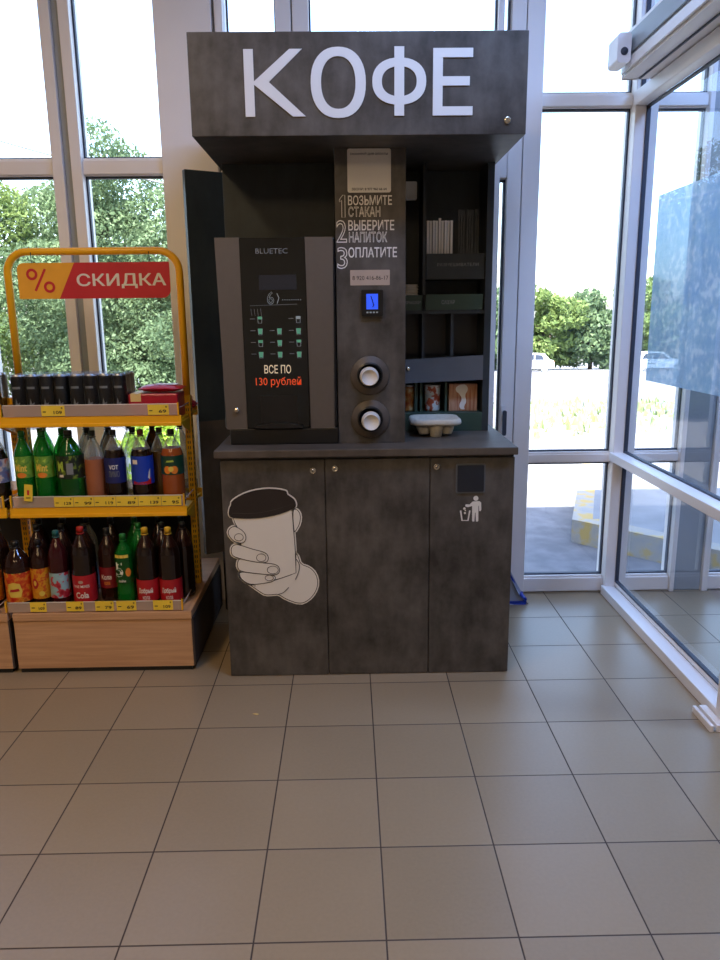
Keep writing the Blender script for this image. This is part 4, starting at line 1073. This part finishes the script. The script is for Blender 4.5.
def tree(label, x, y, h, w, m, seed, n=9000, size=.11, group='trees beyond the left windows', low=.1, kind='leafy_tree'):
    t = thing(kind, label, 'tree' if kind != 'hedge_bush' else 'bush', (x, y, gz(y)), 0, group)
    rd = random.Random(seed); bl = []
    for k in range(13):
        f = k/12; z = h*(low+(1-low)*f*.92); ww = w*(1-.55*abs(f-.35)**1.2)
        bl.append((rd.uniform(-.4, .4)*w, rd.uniform(-.35, .35)*w, z, ww*rd.uniform(.4, .6), ww*rd.uniform(.4, .6), h*rd.uniform(.10, .16)))
    leaves('crown', t, bl, n, size, m, seed)
    b = MB(); b.tube([(0, 0, -.1), (.05, 0, h*.3), (-.05, .05, h*.6), (.02, 0, h*.85)], w*.045, 'bark', 8)
    for k in range(5):
        a = rd.uniform(0, 6.28); z = h*rd.uniform(.2, .6); b.tube([(0, 0, z), (math.cos(a)*w*.35, math.sin(a)*w*.35, z+h*.15)], w*.018, 'bark', 6)
    b.build('trunk', t); return t
tree('tall mid-green tree filling the leftmost window pane', -7.3, 13.2, 5.5, 2.4, 'leafA', 1, 60000, .045, None)
tree('tall blue-green tree behind the discount sign', -4.9, 14.2, 5.1, 2.2, 'leafB', 2, 56000, .045, None)
tree('blue-green tree seen between the mullion and the white pillar', -2.9, 14.0, 4.3, 1.9, 'leafB', 3, 44000, .045, None)
tree('green tree standing behind the white pillar', -.6, 16, 3.6, 1.9, 'leafA', 5, 9000, .10, None)
tree('dense green tree beyond the leftmost trees', -10, 17.5, 6.6, 3.0, 'leafA', 6, 20000, .09, None)
tree('low dark-green tree in the second row behind the discount sign', -6.6, 19.5, 5.4, 2.8, 'leafB', 8, 20000, .09, None)
tree('low dark-green tree in the second row left of the pillar', -3.4, 20.5, 4.6, 2.7, 'leafB', 9, 20000, .09, None)
tree('bright yellow-green bush just outside the window above the red packages', -1.78, 7.0, .86, .55, 'leafC', 4, 2600, .035, None, kind='hedge_bush', low=.25)
for i, (x, y, h) in enumerate(((13.2, 66, 6.7), (17.6, 67, 7.0), (22.0, 68, 6.6), (27.0, 67, 7.8), (33, 69, 9), (9, 70, 8), (40, 70, 9.5))):
    tree(['green roadside tree behind the parked white car', 'rounded roadside tree right of the parked white car', 'roadside tree seen beside the door post', 'roadside tree behind the glass partition', 'far right tree beyond the lobby glass', 'roadside tree left of the parked car, mostly behind the frame', 'last tree at the far right beyond the lobby'][i],
         x, y, h, 4.6, 'leafA' if i % 2 else 'leafB', 20+i, 6000, .30, None, low=.08)

def car(label, x, y, rz):
    t = thing('car', label, 'car', (x, y, gz(y)), rz)
    L = 4.2
    prof = [(-2.1, .35), (-2.1, .75), (-2.02, .92), (-1.75, .98), (-1.35, 1.44), (.25, 1.48), (.95, .98), (1.85, .86), (2.1, .68), (2.1, .32), (1.72, .30), (1.62, .52), (1.36, .63), (1.1, .52), (1.0, .28), (-.98, .28), (-1.08, .52), (-1.34, .63), (-1.6, .52), (-1.7, .30)]
    b = MB(); b.prism(prof, -.83, .83, 'carpaint'); b.build('car_body', t, .05)
    b = MB()
    for yy in (-.842, .842):
        b.face([(-1.3, .98), (-1.1, 1.36), (-.55, 1.40), (-.55, .98)], yy, 'carglass'); b.face([(-.48, .98), (-.48, 1.40), (.2, 1.40), (.78, .98)], yy, 'carglass')
    b.add([(-1.74, -.7, 1.0), (-1.74, .7, 1.0), (-1.40, .62, 1.41), (-1.40, -.62, 1.41)], [(0, 1, 2, 3)], 'carglass')
    b.add([(.97, -.7, 1.0), (.97, .7, 1.0), (.30, .62, 1.45), (.30, -.62, 1.45)], [(0, 1, 2, 3)], 'carglass')
    o = b.build('car_window', t)
    for wx in (-1.34, 1.36):
        for wy in (-.74, .74):
            b = MB(); T = Matrix.Translation((wx, wy, .31)) @ Matrix.Rotation(PI/2, 4, 'X'); b.lathe([(.18, -.1), (.30, -.1), (.31, -.05), (.31, .05), (.30, .1), (.18, .1)], 'tyre', T=T, n=20, mats=['frame2', 'tyre', 'tyre', 'tyre', 'frame2']); b.build('wheel', t)
    b = MB(); b.box(-2.12, -2.09, -.78, -.55, .72, .86, 'capred'); b.box(-2.12, -2.09, .55, .78, .72, .86, 'capred'); b.build('tail_light', t)
    return t
car('white hatchback parked across the road, seen between the window frames', 14.2, 60, PI)
car('pale car parked across the road beside the partition post', 23.4, 57, 0)
# overhead cables outside the left windows
b = MB()
P = [(-7+k*.45, 9.5, 4.35-.12*k+.012*(k-8)**2*.25) for k in range(16)]; b.tube(P, .012, 'white_soft', 5)
tag(b.build('overhead_cable'), 'thin pale cable strung across the trees outside the left windows', 'cable')

# ------------------------------------------------------------------ lights
def lamp_face(name, rgb, s):
    m, nt, bs = new_mat(name); bs.inputs['Emission Color'].default_value = rgb+(1,); bs.inputs['Emission Strength'].default_value = s; bs.inputs['Base Color'].default_value = (.9, .9, .9, 1); return m
WARM = (1.0, .70, .38); COOL_FILL = (.30, .50, 1.0)  # cool tone is for the added fill lamps only
def ceiling_lamp(label, x, y, w, d, rgb, power):
    t = thing('ceiling_light', label, 'ceiling light', (x, y, 3.6))
    b = MB(); b.box(-w/2, w/2, -d/2, d/2, -.05, -.001, 'frame'); b.build('lamp_housing', t, .004)
    b = MB(); b.box(-w/2+.01, w/2-.01, -d/2+.01, d/2-.01, -.058, -.0505, lamp_face('lamp_diffuser_'+('warm' if rgb[0] > .9 else 'cool_fill'), rgb, 3.0)); b.build('diffuser', t)
    l = bpy.data.lights.new('ceiling_lamp', 'AREA'); l.shape = 'RECTANGLE'; l.size = w; l.size_y = d; l.energy = power; l.color = rgb
    o = bpy.data.objects.new('ceiling_lamp', l); C.objects.link(o); o.location = (x, y, 3.53); 
    return o
ceiling_lamp('long warm ceiling light over the left aisle, nearer the windows', -1.7, 1.0, .3, 1.5, WARM, 40)
ceiling_lamp('long warm ceiling light over the left aisle, further back', -1.9, -1.6, .3, 1.5, WARM, 30)
ceiling_lamp('long warm ceiling light over the middle aisle', 0.0, -1.4, .3, 1.5, WARM, 24)
ceiling_lamp('unseen bluish fill light added at the ceiling to tint the coffee kiosk', .55, 2.0, .9, .3, COOL_FILL, 40)  # added unseen lamp, imitates the blue veil over the sign
ceiling_lamp('unseen bluish fill light added in the entrance lobby to tint the frames', 2.4, 2.2, .9, .3, COOL_FILL, 80)  # added unseen lamp, turns the right-hand frames and floor bluish

sun = bpy.data.lights.new('sun', 'SUN'); sun.energy = 22; sun.angle = math.radians(.6); sun.color = (1, .97, .9)
so = bpy.data.objects.new('sun', sun); C.objects.link(so)
d = Vector((.12, .475, -.87)); so.rotation_euler = d.to_track_quat('-Z', 'Y').to_euler()
w = bpy.data.worlds.new('sky'); S.world = w; w.use_nodes = True; nt = w.node_tree
bg = nt.nodes['Background']; sky = nt.nodes.new('ShaderNodeTexSky'); sky.sky_type = 'NISHITA'; sky.sun_disc = False
sky.sun_elevation = math.radians(60); sky.sun_rotation = math.radians(180); sky.air_density = 1.0; sky.dust_density = 2; sky.ozone_density = 1
nt.links.new(sky.outputs[0], bg.inputs['Color']); bg.inputs['Strength'].default_value = 1.0

# ------------------------------------------------------------------ camera
cam = bpy.data.cameras.new('camera'); cam.sensor_fit = 'AUTO'; cam.sensor_width = 36; cam.lens = 27.856; cam.clip_end = 400; cam.clip_start = .02
co = bpy.data.objects.new('camera', cam); C.objects.link(co)
r = Vector((.9998156, -.01610818, -.01045463)); u = Vector((.01370906, .21747534, .97596954)); f = Vector((.01344746, .97593289, -.21765606))
co.matrix_world = Matrix(((r.x, u.x, -f.x, 0), (r.y, u.y, -f.y, 0), (r.z, u.z, -f.z, 1.53169), (0, 0, 0, 1)))
S.camera = co
S.view_settings.view_transform = 'Standard'; S.view_settings.look = 'None'; S.view_settings.gamma = 1; S.view_settings.use_curve_mapping = False
S.view_settings.exposure = 0
S.cycles.use_denoising = True; S.cycles.max_bounces = 10; S.cycles.transparent_max_bounces = 24; S.cycles.caustics_reflective = False; S.cycles.caustics_refractive = False
S.cycles.sample_clamp_indirect = 6
